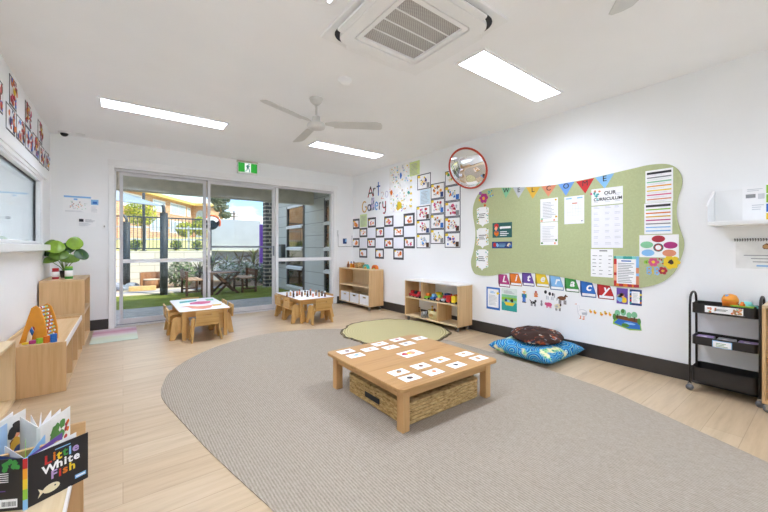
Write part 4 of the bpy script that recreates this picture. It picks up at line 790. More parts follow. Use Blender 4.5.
# ------------------------------------------------------------------ storage units
CAST = mk('caster_grey', '6d6d70', .4, .2)
def casters(t, pts, r=.028, z=.066):
    for x, y in pts:
        m = MB(); m.box(x-.016, x+.016, y-.018, y+.018, z-.012, z, STEEL); m.box(x-.013, x-.010, y-.014, y+.014, .02, z-.0125, STEEL); m.box(x+.010, x+.013, y-.014, y+.014, .02, z-.0125, STEEL); c = m.build('caster', t)
        m = MB(); m.cyl((x-.0095, y, r), (x+.0095, y, r), r, CAST, n=18); m.build('wheel', c)
# bin shelf by the corner
t = thing('bin_shelf', 'taller oak shelf unit with three white bins in the far right corner', 'shelf', (3.60, 5.21, .0005))
D, W, b, H = .33, 1.10, .068, .753
MB().box(0, D, 0, .018, b, H-.0185, LAMZ).build('side_panel', t, bev=.0015); MB().box(0, D, W-.018, W, b, H-.0185, LAMZ).build('side_panel', t, bev=.0015)
MB().box(0, D, 0, W, H-.018, H, BIRCHY).build('top', t, bev=.0015); MB().box(0, D-.001, .0185, W-.0185, b, b+.018, BIRCHY).build('bottom_shelf', t, bev=.0015)
MB().box(.004, D-.012, .0185, W-.0185, .405, .423, BIRCHY).build('middle_shelf', t, bev=.0015); MB().box(D-.010, D-.001, .0185, W-.0185, b+.0185, H-.0185, BIRCHZ).build('back_panel', t)
casters(t, [(.04, .05), (.04, W-.05), (D-.05, .05), (D-.05, W-.05)])
for k, (y0, y1) in enumerate(((.035, .345), (.39, .70), (.745, 1.055))):
    q = thing('storage_bin', '%s white-fronted wooden bin on the bottom shelf of the corner unit' % ['nearest the camera', 'middle', 'nearest the corner'][k], 'bin', (3.615, 5.21+y0, .0872), 'bins in the corner shelf unit')
    q['label'] = 'white-fronted wooden bin on the corner unit bottom shelf, ' + ['nearest the camera', 'middle of the three', 'nearest the room corner'][k]
    w_ = y1-y0; h = .185
    m = MB(); m.box(0, .008, 0, w_*.33, 0, h, LAMWH); m.box(0, .008, w_*.67, w_, 0, h, LAMWH); m.box(0, .008, w_*.33, w_*.67, 0, h*.66, LAMWH); m.box(0, .008, w_*.33, w_*.67, h*.82, h, LAMWH); m.build('front_panel', q)
    m = MB(); m.box(.0085, .27, 0, .008, 0, h, BIRCHX); m.box(.0085, .27, w_-.008, w_, 0, h, BIRCHX); m.box(.262, .27, .0085, w_-.0085, 0, h, BIRCHY); m.box(.0085, .2615, .0085, w_-.0085, 0, .008, BIRCHY); m.build('box_body', q)
    c = tag(MB().box(0, .235, 0, w_-.04, 0, .09, PAL[['dkbrown', 'grey', 'tan'][k]]).build('folded_cloth', loc=(3.63, 5.21+y0+.02, .0962), bev=.02), 'folded %s cloth lying in the %s bin' % (['dark brown', 'grey', 'tan'][k], ['near', 'middle', 'far'][k]), 'cloth')
ZT = .7540
def bottle(x, y, c, cap, label):
    t = thing('paint_bottle', label, 'bottle', (x, y, ZT), 'small bottles on the corner shelf unit'); MB().lathe([(.026, 0), (.028, .005), (.028, .065), (.014, .085), (.012, .095)], c, n=16).build('body', t); MB().lathe([(.014, .0955), (.014, .115), (.008, .125)], cap, n=14).build('cap', t)
bottle(3.70, 6.11, PAL['brown'], PAL['tan'], 'brown bottle on the corner shelf unit, nearest the corner'); bottle(3.74, 6.06, PAL['amber'], PAL['blue'], 'amber bottle with blue cap, middle of the corner shelf trio'); bottle(3.785, 6.03, PAL['orange'], PAL['dkbrown'], 'orange bottle with dark cap beside the basket')
t = thing('wicker_basket', 'small oval wicker basket on top of the corner shelf unit', 'basket', (3.79, 5.84, ZT)); WB = mk('wicker', 'b3905c', .8, 0, .35, 40, .6)
MB().lathe([(.075, 0), (.085, .01), (.098, .06), (.105, .10), (.098, .10), (.090, .06), (.075, .012), (.002, .011)], WB, n=30, sx=.85, sy=1.35).build('body', t); MB().tube([(.105*.85*math.cos(2*PI*i/30)*.97, .105*1.35*math.sin(2*PI*i/30)*.97, .10) for i in range(30)], .008, WB, 6, True).build('rim', t)
def dome(x, y, cols, r, label):
    t = thing('stacking_dome', label, 'toy', (x, y, ZT)); n = len(cols)
    for i, c in enumerate(cols):
        ro, ri = r*(n-i)/n, r*(n-i-1)/n+.0015; m = MB()
        P = [(ro*math.cos(PI*j/16), ro*math.sin(PI*j/16)) for j in range(17)] + ([(ri*math.cos(PI*j/16), ri*math.sin(PI*j/16)) for j in range(16, -1, -1)] if i < n-1 else [])
        m.prism(P, -.028, .028, PAL[c], 'x'); m.build('arch', t, bev=.002)
dome(3.79, 5.585, ['teal', 'mint', 'gold', 'orange'], .085, 'teal and yellow nested wooden arches on the corner shelf unit'); dome(3.84, 5.36, ['orange', 'red', 'lime'], .08, 'orange nested wooden arches on the corner shelf unit')

# open toy shelf
t = thing('toy_shelf', 'low open oak shelf unit on casters holding toy vehicles', 'shelf', (3.655, 3.15, .0005)); D, W, b, H = .30, 1.12, .07, .652
MB().box(0, D, 0, .018, b, H-.0185, LAMZ).build('side_panel', t, bev=.0015); MB().box(0, D, W-.018, W, b, H-.0185, LAMZ).build('side_panel', t, bev=.0015)
MB().box(0, D, 0, W, H-.018, H, EDGE).build('top', t, bev=.0015); MB().box(0, D, .0185, W-.0185, b, b+.018, BIRCHY).build('bottom_shelf', t, bev=.0015); MB().box(0, D, .0185, W-.0185, .358, .376, BIRCHY).build('middle_shelf', t, bev=.0015)
MB().box(.002, D-.002, .725, .743, .3765, H-.0185, LAMZ).build('divider', t, bev=.001); MB().box(.002, D-.002, .385, .403, b+.0185, .3575, LAMZ).build('divider', t, bev=.001)
casters(t, [(.04, .05), (.04, W-.05), (D-.05, .05), (D-.05, W-.05)], z=.069)
def car(x, y, z, body, top, label, L=.12, h=.05, truck=False, rz=PI):
    h *= 1.25
    t = thing('toy_vehicle', label, 'toy', (x, y, z), 'toy vehicles in the open shelf', rz)
    m = MB()
    if truck: m.prism([(-L/2, .018), (L/2, .018), (L/2, h*1.7), (-L*.1, h*1.7), (-L*.12, h), (-L*.48, h*.95)], -.033, .033, body, 'y')
    else: m.prism([(-L/2, .018), (L/2, .018), (L*.5, h*.8), (-L*.3, h*.9), (-L*.48, h*.7)], -.032, .032, body, 'y')
    m.build('body', t, bev=.006)
    m = MB(); m.prism([(-L*.3, h*.85), (L*.3, h*.85), (L*.2, h*1.45), (-L*.12, h*1.45)] if not truck else [(-L*.46, h), (-L*.14, h), (-L*.14, h*1.6), (-L*.36, h*1.6)], -.028, .028, top, 'y'); m.build('cabin', t, bev=.004)
    for sx in (-.3, .3):
        for sy in (-1, 1): MB().cyl((sx*L, sy*.031, .0172), (sx*L, sy*.043, .0172), .017, BLACK).build('wheel', t)
ZM = .3768
for i, (y, r, l_) in enumerate(((4.17, .05, 'farthest'), (4.075, 0, 'middle'), (3.985, -.04, 'nearest'))): car(3.74+r*.3, y, ZM, PAL[['crimson', 'red', 'crimson'][i]], DARKP if i % 2 else PAL['red'], '%s of three red toy cars in the top left compartment' % l_, .14, .055)
for i, (x, y, b_, c_, tr, l_) in enumerate(((3.73, 3.80, 'lime', 'orange', 0, 'green and orange toy car beside the divider'), (3.87, 3.70, 'yellow', 'green', 1, 'tall yellow and green toy truck at the back of the shelf'), (3.73, 3.675, 'blue', 'sky', 0, 'blue toy car with pale roof in the top right compartment'),
        (3.73, 3.555, 'peach', 'lime', 0, 'peach and green toy car in the middle of the top right compartment'), (3.87, 3.52, 'navy', 'red', 1, 'dark blue toy truck behind the middle of the shelf'), (3.73, 3.455, 'silver', 'crimson', 0, 'silver toy car with red roof left of the red truck'),
        (3.73, 3.355, 'red', 'amber', 1, 'red toy truck with amber cab in the top right compartment'), (3.73, 3.255, 'yellow', 'blue', 1, 'yellow toy bus near the right end of the shelf'), (3.87, 3.34, 'orange', 'dkbrown', 1, 'orange toy truck behind the red truck'))):
    car(x, y, ZM, PAL[b_], PAL[c_], l_, .12, .052, tr)
t = thing('toy_tub', 'cream tub of wooden toys in the bottom left compartment', 'tub', (3.765, 3.69, .0892)); CRM = mk('cream_tub', 'e0cf9a', .6)
m = MB(); m.lathe([(.085, 0), (.095, .004), (.115, .13), (.108, .13), (.09, .012), (.002, .010)], CRM, n=30, sx=.8, sy=1.15); m.build('body', t)
MB().box(-.0975, -.086, -.03, .03, .05, .085, PAL['tan']).build('label_patch', t)
for k, (dx, dy, c_, h, l_) in enumerate(((0, .07, 'gold', .16, 'tall yellow toy'), (-.02, .0, 'brown', .13, 'brown toy'), (.03, -.04, 'crimson', .11, 'dark red toy'), (-.01, -.075, 'leafgreen', .10, 'green toy'), (.03, .03, 'orange', .10, 'orange toy'))):
    q = thing('wooden_toy', '%s sticking out of the cream tub' % l_, 'toy', (3.765+dx*.9, 3.69+dy*.9, .103), 'toys in the cream tub'); MB().lathe([(.018, 0), (.02, h*.7), (.012, h*.85)], PAL[c_], n=12).build('body', q); MB().ball((0, 0, h), .018, PAL[c_], 12, 8).build('head', q)
t = thing('elephant_toy', 'small grey elephant-like toy beside the cream tub', 'toy', (3.695, 3.875, .0892)); m = MB(); m.ball((0, 0, .06), (.03, .045, .036), PAL['grey']); m.ball((-.005, -.045, .075), .026, PAL['grey'])
for sx in (-1, 1):
    for sy in (-1, 1): m.cyl((sx*.016, sy*.025, 0), (sx*.016, sy*.025, .05), .011, PAL['grey'])
m.tube([(-.005, -.062, .075), (-.008, -.085, .05), (-.008, -.09, .02)], [.011, .008, .006], PAL['grey']); m.build('body', t); m = MB(); m.ball((-.03, -.04, .08), (.006, .018, .022), PAL['silver']); m.ball((.02, -.04, .08), (.006, .018, .022), PAL['silver']); m.build('ear', t)
t = thing('giraffe_toy', 'small tan animal figure at the left end of the bottom shelf', 'toy', (3.74, 3.97, .0892)); m = MB(); m.ball((0, 0, .055), (.014, .03, .018), PAL['tan']); m.tube([(0, .022, .06), (0, .034, .10), (0, .036, .125)], [.012, .008, .009], PAL['tan']); m.ball((0, .046, .13), (.009, .018, .010), PAL['brown'])
for sx in (-1, 1):
    for sy in (-1, 1): m.cyl((sx*.009, sy*.02, 0), (sx*.009, sy*.02, .05), .005, PAL['tan'])
m.build('body', t)

# left-hand units
def opening_unit(name, label, x0, x1, y0, y1, z0, z1, cat, ny=1, lip=0, group=None, back=True, mats=(LAMZ, LAMX, LAMY)):
    """carcass open towards +x"""
    t = thing(name, label, cat, (x0, y0, z0), group); D, W, H = x1-x0, y1-y0, z1-z0; th = .018
    MB().box(0, D, 0, th, 0, H-(0 if lip else th+.0005), mats[0]).build('side_panel', t, bev=.0015); MB().box(0, D, W-th, W, 0, H-(0 if lip else th+.0005), mats[0]).build('side_panel', t, bev=.0015)
    zt = H-lip-th if lip else H-th
    if lip:
        MB().box(.0, D-.013, th+.0005, W-th-.0005, zt, zt+th, mats[2]).build('tray_top', t); MB().box(D-.012, D, th+.0005, W-th-.0005, zt-.01, H, EDGE).build('front_lip', t, bev=.0015); MB().box(0, .012, th+.0005, W-th-.0005, zt+th+.0005, H+.012, mats[2]).build('back_lip', t, bev=.0015)
    else: MB().box(0, D, 0, W, zt, H, EDGE if lip is None else mats[2]).build('top', t, bev=.0015)
    MB().box(.0, D-.002, th+.0005, W-th-.0005, .0, th, mats[2]).build('bottom_shelf', t)
    if back: MB().box(0, .008, th+.0005, W-th-.0005, th+.0005, zt-.0005, mats[0]).build('back_panel', t)
    for k in range(ny): y = W*(k+1)/(ny+1); MB().box(.0085, D-.003, y-.009, y+.009, th+.0005, zt-.0105, mats[0]).build('divider', t)
    return t
opening_unit('cube_shelf', 'lower oak cube unit of the stack under the plant', -.757, -.367, 5.45, 6.30, .0005, .387, 'cabinet', 0)
opening_unit('cube_shelf', 'upper oak cube unit of the stack, carrying the plant', -.757, -.367, 5.45, 6.30, .388, .79, 'cabinet', 0)
t = opening_unit('tray_unit', 'low oak shelf unit with raised-edge tray top and the orange abacus', -.757, -.37, 3.82, 5.20, .0005, .403, 'cabinet', 2, .02)
opening_unit('wall_shelf', 'shallow pine shelf unit against the left wall in front of the abacus unit', -.757, -.655, 2.75, 3.805, .0005, .465, 'cabinet', 1, 0, None, True, (BIRCHZ, BIRCHX, BIRCHY))
# abacus
t = thing('abacus', 'orange A-shaped bead frame standing on the tray unit', 'abacus', (-.555, 4.07, .3842), None, -.45); OR = mk('orange_board', 'e39a2b', .4)
for s in (-1, 1):
    m = MB(); P = [(-.105, 0), (-.065, 0), (-.045, .09), (-.018, .14), (.002, .13), (.012, .06), (.018, 0), (.088, 0), (.085, .1), (.065, .2), (.04, .28), (.01, .308), (-.02, .29), (-.045, .21)]
    m.prism(P, s*.062-.006, s*.062+.006, OR, 'y'); m.build('side_board', t, bev=.003)
for k in range(10):
    u = k/9; x, z = .02+.062*math.sin(u*1.5), .285-.262*u
    rod = MB().cyl((x, -.056, z), (x, .056, z), .002, STEEL, n=6).build('rod', t)
    for j in range(6): MB().ball((x, -.045+j*.0165, z), (.009, .0075, .009), [PAPER, PAL['red'], PAPER, PAL['sky'], PAL['yellow'], PAL['mint']][(j+k) % 6], 8, 6).build('bead', rod)
t = thing('stacking_pegs', 'wooden board of five coloured peg stacks in front of the abacus', 'toy', (-.54, 3.925, .3842), None, -.25)
MB().box(-.115, .115, -.03, .03, 0, .010, BIRCHX).build('base_board', t, bev=.002)
for k, (c_, n_) in enumerate((('yellow', 1), ('magenta', 2), ('lime', 3), ('orange', 4), ('blue', 5))):
    for j in range(n_):
        P = []
        for i in range(20): r = .0215 if i % 2 else .018; P.append((-.088+k*.044+r*math.cos(2*PI*i/20), r*math.sin(2*PI*i/20)))
        MB().prism(P, .0105+j*.0135, .0105+j*.0135+.0128, PAL[c_]).build('ring', t, bev=.001)
t = thing('toy_pegs', 'small blue and red toy leaning behind the abacus', 'toy', (-.66, 4.30, .3842)); m = MB(); m.tube([(.03, 0, .014), (0, 0, .10)], .012, PAL['blue']); m.build('blue_peg', t); m = MB(); m.tube([(.045, .05, .013), (.015, .05, .13)], .012, PAL['crimson']); m.build('red_peg', t)
# plant and jars
LEAF = [mk('leaf_bright', '86ab30', .35, 0, .12), mk('leaf_mid', '64852f', .35, 0, .15), mk('leaf_deep', '3b5a38', .4, 0, .15)]
t = thing('potted_plant', 'broad-leaved green plant in a small black pot on the upper cube unit', 'plant', (-.585, 5.88, .7905))
MB().lathe([(.036, 0), (.048, .085), (.05, .09), (.044, .09), (.042, .08), (.002, .078)], BLACK, n=24).build('pot', t)
LV = [((-.13, -.02, .40), .10, (-.3, -.7, .4), 1), ((-.075, -.06, .385), .105, (.05, -.85, .45), 0), ((.10, -.02, .43), .10, (.25, -.9, .15), 0), ((.02, .02, .37), .095, (.1, -.8, .5), 2), ((-.13, -.04, .235), .105, (-.2, -.5, .8), 1), ((.055, -.06, .24), .11, (.1, -.55, .8), 1), ((.165, .0, .29), .10, (.5, -.7, .5), 2), ((-.045, -.05, .295), .11, (0, -.75, .6), 1), ((-.14, .02, .33), .09, (-.5, -.6, .5), 2)]
for c, r, nv, k in LV:
    r *= .88
    m = MB(); m.tube([(0, 0, .07), (c[0]*.35, c[1]*.35+.01, c[2]*.6), (c[0], c[1]+.012, c[2]-.02)], [.005, .004, .003], LEAF[1]); st = m.build('stem', t)
    nn = Vector(nv).normalized(); xx = Vector((0, 0, 1)).cross(nn).normalized(); yy = nn.cross(xx); M = Matrix((xx, yy, nn)).transposed().to_4x4(); M.translation = c
    m = MB(); m.M = M; N = 22; P = []
    for i in range(N): a = 2*PI*i/N; P.append((r*.98*math.cos(a), r*(.82 if math.sin(a) < 0 else .9)*math.sin(a)*(1-.12*math.cos(2*a)), 0))
    vs = [(0, 0, .004)] + [(x*.55, y*.55, .012-.05*x*x/r) for x, y, z in P] + [(x, y, -.16*r*(x/r)**2) for x, y, z in P]
    fs = [(0, 1+i, 1+(i+1) % N) for i in range(N)] + [(1+i, 1+N+i, 1+N+(i+1) % N, 1+(i+1) % N) for i in range(N)]
    m.add(vs, fs, LEAF[k], True); m.tube([(0, -r*.8, .002), (0, 0, .007), (0, r*.8, .003)], [.003, .0025, .001], LEAF[0], 5); m.build('leaf', t)
def jar(x, y, r, h, cap, body, band, label):
    t = thing('jar', label, 'jar', (x, y, .7905)); MB().lathe([(r, 0), (r*1.05, .004), (r*1.05, h*.78), (r*.9, h*.84)], body, n=20).build('body', t); MB().lathe([(r*1.07, h*.2), (r*1.07, h*.68)], band, n=20).build('label_band', t); MB().lathe([(r, h*.845), (r, h*.98), (r*.9, h)], cap, n=20).build('lid', t)
jar(-.648, 5.70, .03, .13, PAL['red'], PAL['crimson'], PAPER, 'small jar with red lid and white band beside the plant'); jar(-.525, 5.66, .036, .15, PAL['lime'], PAL['green'], PAPER, 'taller jar with lime green lid and white band beside the plant')

# ------------------------------------------------------------------ cushions
def fab(name, stops, sc, kind):
    t = NT(name); b = t.bsdf(.9, 0, .15)
    if kind == 'rings':
        v = t.n('ShaderNodeTexVoronoi'); v.inputs['Scale'].default_value = sc; t.l(t.coord(), v.inputs['Vector']); wv = t.n('ShaderNodeMath', operation='MULTIPLY'); wv.inputs[1].default_value = 4.2; t.l(v.outputs['Distance'], wv.inputs[0]); fr = t.n('ShaderNodeMath', operation='FRACT'); t.l(wv.outputs[0], fr.inputs[0])
        a = t.ramp(fr.outputs[0], stops, 'CONSTANT'); nz = t.noise(t.coord(loc=(3, 1, 0)), 5, 2); k = t.ramp(nz, [(.60, '000000'), (.64, 'ffffff')]); m_ = t.n('ShaderNodeMix', data_type='RGBA'); t.l(k, m_.inputs['Factor']); t.l(a, m_.inputs['A'])
        v2 = t.n('ShaderNodeTexVoronoi'); v2.inputs['Scale'].default_value = 26; t.l(t.coord(), v2.inputs['Vector']); t.l(t.ramp(v2.outputs['Distance'], [(0, '3f8f7a'), (.3, '8fc98f'), (.5, 'e0d9a8')], 'CONSTANT'), m_.inputs['B']); t.l(m_.outputs['Result'], b.inputs['Base Color'])
    else:
        v = t.n('ShaderNodeTexVoronoi'); v.inputs['Scale'].default_value = sc; t.l(t.coord(), v.inputs['Vector']); s_ = t.n('ShaderNodeSeparateColor'); t.l(v.outputs['Color'], s_.inputs[0]); a = t.ramp(s_.outputs[0], stops, 'CONSTANT')
        nz = t.noise(t.coord(), 7, 3); k = t.ramp(nz, [(.52, '000000'), (.56, 'ffffff')]); m_ = t.n('ShaderNodeMix', data_type='RGBA'); m_.inputs['A'].default_value = lin('3d2c27'); t.l(k, m_.inputs['Factor']); t.l(a, m_.inputs['B']); t.l(m_.outputs['Result'], b.inputs['Base Color'])
    return t.m
BLUEF = fab('blue_print_fabric', [(0, '1f5f96'), (.2, '2f86c0'), (.42, '6fb3d6'), (.55, '2272ad'), (.78, '3f9fb0'), (.92, 'b9d6d2')], 6.5, 'rings')
BRNF = fab('brown_print_fabric', [(0, '3b2a26'), (.25, '6b3f33'), (.45, '9a5a3d'), (.55, '2f3340'), (.68, '8d949e'), (.76, '4c3a36'), (.9, 'c9c2b4'), (.95, 'a0482f')], 34, 'dots')
def pillow(name, label, loc, rz, w, d, h, mat, pinch, rnd_=False, tilt=0):
    N = 28; vs = []; fs = []
    for s in (1, -1):
        for i in range(N+1):
            for j in range(N+1):
                x, y = -1+2*i/N, -1+2*j/N
                if rnd_:
                    px, py = x*math.sqrt(1-y*y/2), y*math.sqrt(1-x*x/2); k = max(0, 1-(px*px+py*py))**.5
                else:
                    px, py = x*(1-pinch*(1-y*y)*abs(x)**3), y*(1-pinch*(1-x*x)*abs(y)**3); k = max(0, (1-x**4)*(1-y**4))**.5
                wob = .006*math.sin(9*x+3*y)*k + .005*math.sin(11*y-4*x)*k
                vs.append((px*w/2, py*d/2, h*.5+s*(h*.5*(k if s > 0 else min(1, k*1.05)))+wob*(s > 0)))
    n2 = (N+1)**2
    for s in (0, 1):
        for i in range(N):
            for j in range(N):
                a = s*n2+i*(N+1)+j; fs.append((a, a+1, a+N+2, a+N+1))
    m = MB(); m.add(vs, fs, mat, True); bmesh.ops.remove_doubles(m.bm, verts=m.bm.verts, dist=.0008)
    o = m.build(name, loc=loc); o.rotation_euler = (tilt, 0, rz); return tag(o, label, 'cushion')
pillow('floor_cushion', 'large square blue patterned floor cushion on the carpet by the right wall', (3.585, 2.0, .0055), -.02, .72, .72, .165, BLUEF, .07)
pillow('cushion', 'dark brown patterned cushion lying on the blue floor cushion', (3.635, 2.02, .145), .5, .68, .54, .125, BRNF, .05, True)

# ------------------------------------------------------------------ trolley
t = thing('trolley', 'black three-tier metal trolley against the right wall', 'trolley', (3.835, .55, .0005))
for s in (-1, 1):
    y = s*.197; P = [(-.112, y, .062), (-.105, y, .70), (-.095, y, .745)] + [(-.095*math.cos(a), y, .745+.055*math.sin(a)) for a in [PI*i/10 for i in range(1, 10)]] + [(.095, y, .745), (.105, y, .70), (.112, y, .062)]
    MB().tube(P, .0085, BLACKM, 10).build('upright', t)
for z, h in ((.640, .078), (.385, .066), (.085, .115)):
    m = MB(); o = rrect(.112, .186, .03); ring(m, o, [(x*.985, y*.99) for x, y in o], z, z+h, BLACKM); m.prism([(x*.985, y*.99) for x, y in o], z, z+.004, BLACKM); m.build('tray', t)
for sx in (-1, 1):
    for sy in (-1, 1):
        x, y = sx*.112, sy*.197; m = MB(); m.box(x-.012, x+.012, y-.012, y+.012, .05, .062, STEEL); c = m.build('caster', t); MB().cyl((x-.010, y, .0252), (x+.010, y, .0252), .025, CAST, n=18).build('wheel', c); 
def d_sign(mb, w, h):
    rect(mb, -w/2, -h/2, w/2, h/2, PAPER)
    for i in range(26): s_ = rnd.choice([-1, 1]); blob(mb, s_*w*rnd.uniform(.2, .47), h*rnd.uniform(-.38, .38), .008, PAL[rnd.choice(['salmon', 'peach', 'orange', 'mint', 'tan'])], 1+.2*(i % 3), 7)
    lines(mb, -w*.22, -h*.12, w*.25, h*.2, 2, DARKP, 2.2, .35)
flat('trolley_sign', 'floral white sign on the top tray of the black trolley', 'sign', 'R', (.547, .682, .215, .052), d_sign, None, XR-3.7215)
def d_sign2(mb, w, h): rect(mb, -w/2, -h/2, w/2, h/2, PAL['sky']); rect(mb, -w*.46, -h*.42, w*.46, h*.42, PAPER, 1); lines(mb, -w*.3, -h*.3, w*.3, h*.3, 3, PAL['leafgreen'], 2, .35)
flat('trolley_sign', 'white sign with blue border on the middle tray of the trolley', 'sign', 'R', (.555, .412, .112, .055), d_sign2, None, XR-3.7215)
for k, (y, c_) in enumerate(((.675, 'lilac'), (.55, 'silver'), (.43, 'lilac'))):
    q = thing('card_pile', ['pale purple pile of sheets at the left end of the middle trolley tray', 'white pile of cards in the middle of the middle trolley tray', 'purple pile of sheets at the right end of the middle trolley tray'][k], 'papers', (3.83, y, .3896)); m = MB(); m.box(-.085, .085, -.052, .052, 0, .042, LAMWH); m.build('sheets', q); m = MB(); m.box(-.08, .08, -.05, .05, .0425, .046, PAL[c_]); blob(m, 0, 0, .02, PAPER, 39, 9); m.build('top_sheet', q)
t = thing('toy_bucket', 'orange toy bucket with blue spot on the top trolley tray', 'toy', (3.835, .525, .6446)); MB().lathe([(.04, 0), (.046, .09), (.05, .105)], PAL['orange'], n=22).build('bucket', t); MB().lathe([(.05, .1055), (.049, .12), (.036, .15), (.01, .16)], mk('bucket_lid', 'ee9a30', .4), n=22).build('lid', t); MB().ball((-.022, .012, .146), (.016, .016, .011), PAL['sky'], 12, 8).build('blue_spot', t)
t = thing('toy_boat', 'green toy boat with orange cabin in the top trolley tray', 'toy', (3.775, .45, .6446)); MB().prism([(-.022, -.055), (.022, -.055), (.026, .03), (0, .065), (-.026, .03)], 0, .072, PAL['green']).build('hull', t, bev=.006); MB().prism([(-.026, -.06), (.026, -.06), (.03, .032), (0, .07), (-.03, .032)], .0725, .08, PAL['lime']).build('rail', t, bev=.002); MB().lathe([(.016, .0805), (.016, .095), (.009, .1), (.009, .112)], PAL['orange'], n=14).build('cabin', t)
t = thing('toy_teapot', 'pale turquoise toy cup at the right end of the top trolley tray', 'toy', (3.86, .44, .6446)); MB().lathe([(.03, 0), (.038, .03), (.04, .085), (.03, .105), (.002, .108)], PAL['aqua'], n=20).build('body', t); MB().tube([(0, -.038, .08), (0, -.06, .075), (0, -.062, .05), (0, -.038, .035)], .006, PAL['aqua']).build('handle', t)
# cubby at the right edge
t = thing('cubby_unit', 'oak cubby unit on casters at the right edge beside the trolley', 'shelf', (3.62, -.75, .0005)); D, W, b, H = .33, 1.085, .065, .76
MB().box(0, D, 0, .018, b, H-.0185, WOODZ).build('side_panel', t, bev=.0015); MB().box(0, D, W-.018, W, b, H-.0185, WOODZ).build('side_panel', t, bev=.0015)
MB().box(0, D, 0, W, H-.018, H, BIRCHY).build('top', t, bev=.0015)
for z in (b, .40): MB().box(0, D-.012, .0185, W-.0185, z, z+.018, WOODY).build('shelf_board', t, bev=.0015)
MB().box(D-.010, D-.001, .0185, W-.0185, b, H-.0185, BIRCHZ).build('back_panel', t); casters(t, [(.03, .05), (.03, W-.03), (D-.05, .05), (D-.05, W-.05)], z=.064)

# ------------------------------------------------------------------ book rack and books at the lower left
t = thing('book_rack', 'low oak book display rack at the lower left carrying open picture books', 'rack', (-.62, 1.72, .0005))
MB().box(0, .435, 0, .3045, .145, .163, BIRCHY).build('ledge', t, bev=.002); MB().box(.4355, .445, 0, .3045, .14, .166, EDGE).build('edge_strip', t)
MB().box(0, .435, .3235, .72, .145, .163, BIRCHY).build('ledge', t, bev=.002); MB().box(0, .48, .305, .323, 0, .338, WOODZ).build('divider_panel', t, bev=.002)
MB().box(0, .46, .7205, .74, 0, .238, WOODX).build('back_panel', t, bev=.002); MB().box(.02, .40, .0, .018, 0, .1445, WOODX).build('front_panel', t); MB().box(.40, .418, .0185, .304, 0, .1445, WOODY).build('side_panel', t)
def open_book(sx, sy, ar, al, w, h, label, cover, spine, z, npg=5, front=None, back=None, pagecols=None, pw=None):
    t = thing('picture_book', label, 'book', (sx, sy, z), 'open picture books on the rack')
    for nm, ang, mat, dr in (('front_cover', ar, cover, front), ('back_cover', al, cover, back)):
        sgn = 1 if nm == 'front_cover' else -1
        M = Matrix.Rotation(ang, 4, 'Z') @ Matrix(((1,0,0,0),(0,0,-1,0),(0,1,0,0),(0,0,0,1)))   # local x along the cover, local y up, local z towards the reader
        if sgn < 0: M = Matrix.Rotation(ang, 4, 'Z') @ Matrix(((-1,0,0,0),(0,0,-1,0),(0,1,0,0),(0,0,0,1))) @ Matrix.Identity(4); M = Matrix.Rotation(ang+PI, 4, 'Z') @ Matrix(((1,0,0,0),(0,0,-1,0),(0,1,0,0),(0,0,0,1)))
        m = MB(); m.M = M; X0, X1 = (.007, w) if sgn > 0 else (-w, -.007)
        m.box(X0, X1, 0, h, -.003, 0, mat)
        if dr: dr(m, X0, X1, h)
        m.build(nm, t)
    m = MB(); m.box(-.0065, .0065, -.004, .001, 0, h, mat if not spine else spine[0])
    if spine:
        for i, c in enumerate(spine): m.box(-.0066, .0066, -.0045, -.0041, h*i/len(spine), h*(i+1)/len(spine), c)
    m.build('spine', t)
    for i in range(npg):
        f = (i+1)/(npg+1); ang = ar+(al-ar)*f; pc = PAPER if not pagecols else pagecols[i % len(pagecols)]
        m = MB(); m.M = Matrix.Rotation(ang, 4, 'Z'); m.box(.008, (pw or w)*.965, -.0008, .0008, .003, h-.004, pc)
        m.build('page', t)
BKC = mk('book_black', '1b1a1f', .35)
def d_front(m, x0, x1, h):
    w = x1-x0; k = h/.2
    rows = (('Little', .156, .048, ['red', 'orange', 'yellow', 'green', 'sky', 'lilac']), ('White', .118, .045, ['w']*5), ('Fish', .082, .045, ['lilac', 'red', 'orange', 'yellow']))
    for r, (s, y, sz, cs) in enumerate(rows):
        wid = {'L': .022, 'i': .011, 't': .016, 'l': .011, 'e': .021, 'W': .031, 'h': .021, 'F': .021, 's': .018}
        x = x0+w*(.24 if r < 2 else .34)
        for ch, c in zip(s, cs): g = wid[ch]*1.14; m.text(ch, x+g/2, y*k+(.0025 if x*1000 % 3 > 1 else -.0015), sz, .0002, PAPER if c == 'w' else PAL[c], bold=.0012); x += g*1.06
    m.prism([(x0+w*.36+.027*math.cos(a), .036*k+.017*math.sin(a)) for a in [2*PI*i/20 for i in range(20)]], .0002, .0010, PAL['cream']); m.prism([(x0+w*.25, .036*k), (x0+w*.15, .054*k), (x0+w*.18, .036*k), (x0+w*.15, .018*k)], .0002, .0010, PAL['cream'])
    m.prism([(x0+w*.42+.003*math.cos(a), .040*k+.003*math.sin(a)) for a in [2*PI*i/10 for i in range(10)]], .0011, .0014, DARKP)
    m.box(x1-w*.24, x1-.008, .022*k, .038*k, .0002, .0008, PAL['sky']); m.box(x1-w*.22, x1-.012, .027*k, .033*k, .0009, .0011, PAPER)
    m.box(x0+w*.42, x1-w*.32, .182*k, .186*k, .0002, .0007, PAL['sky'])
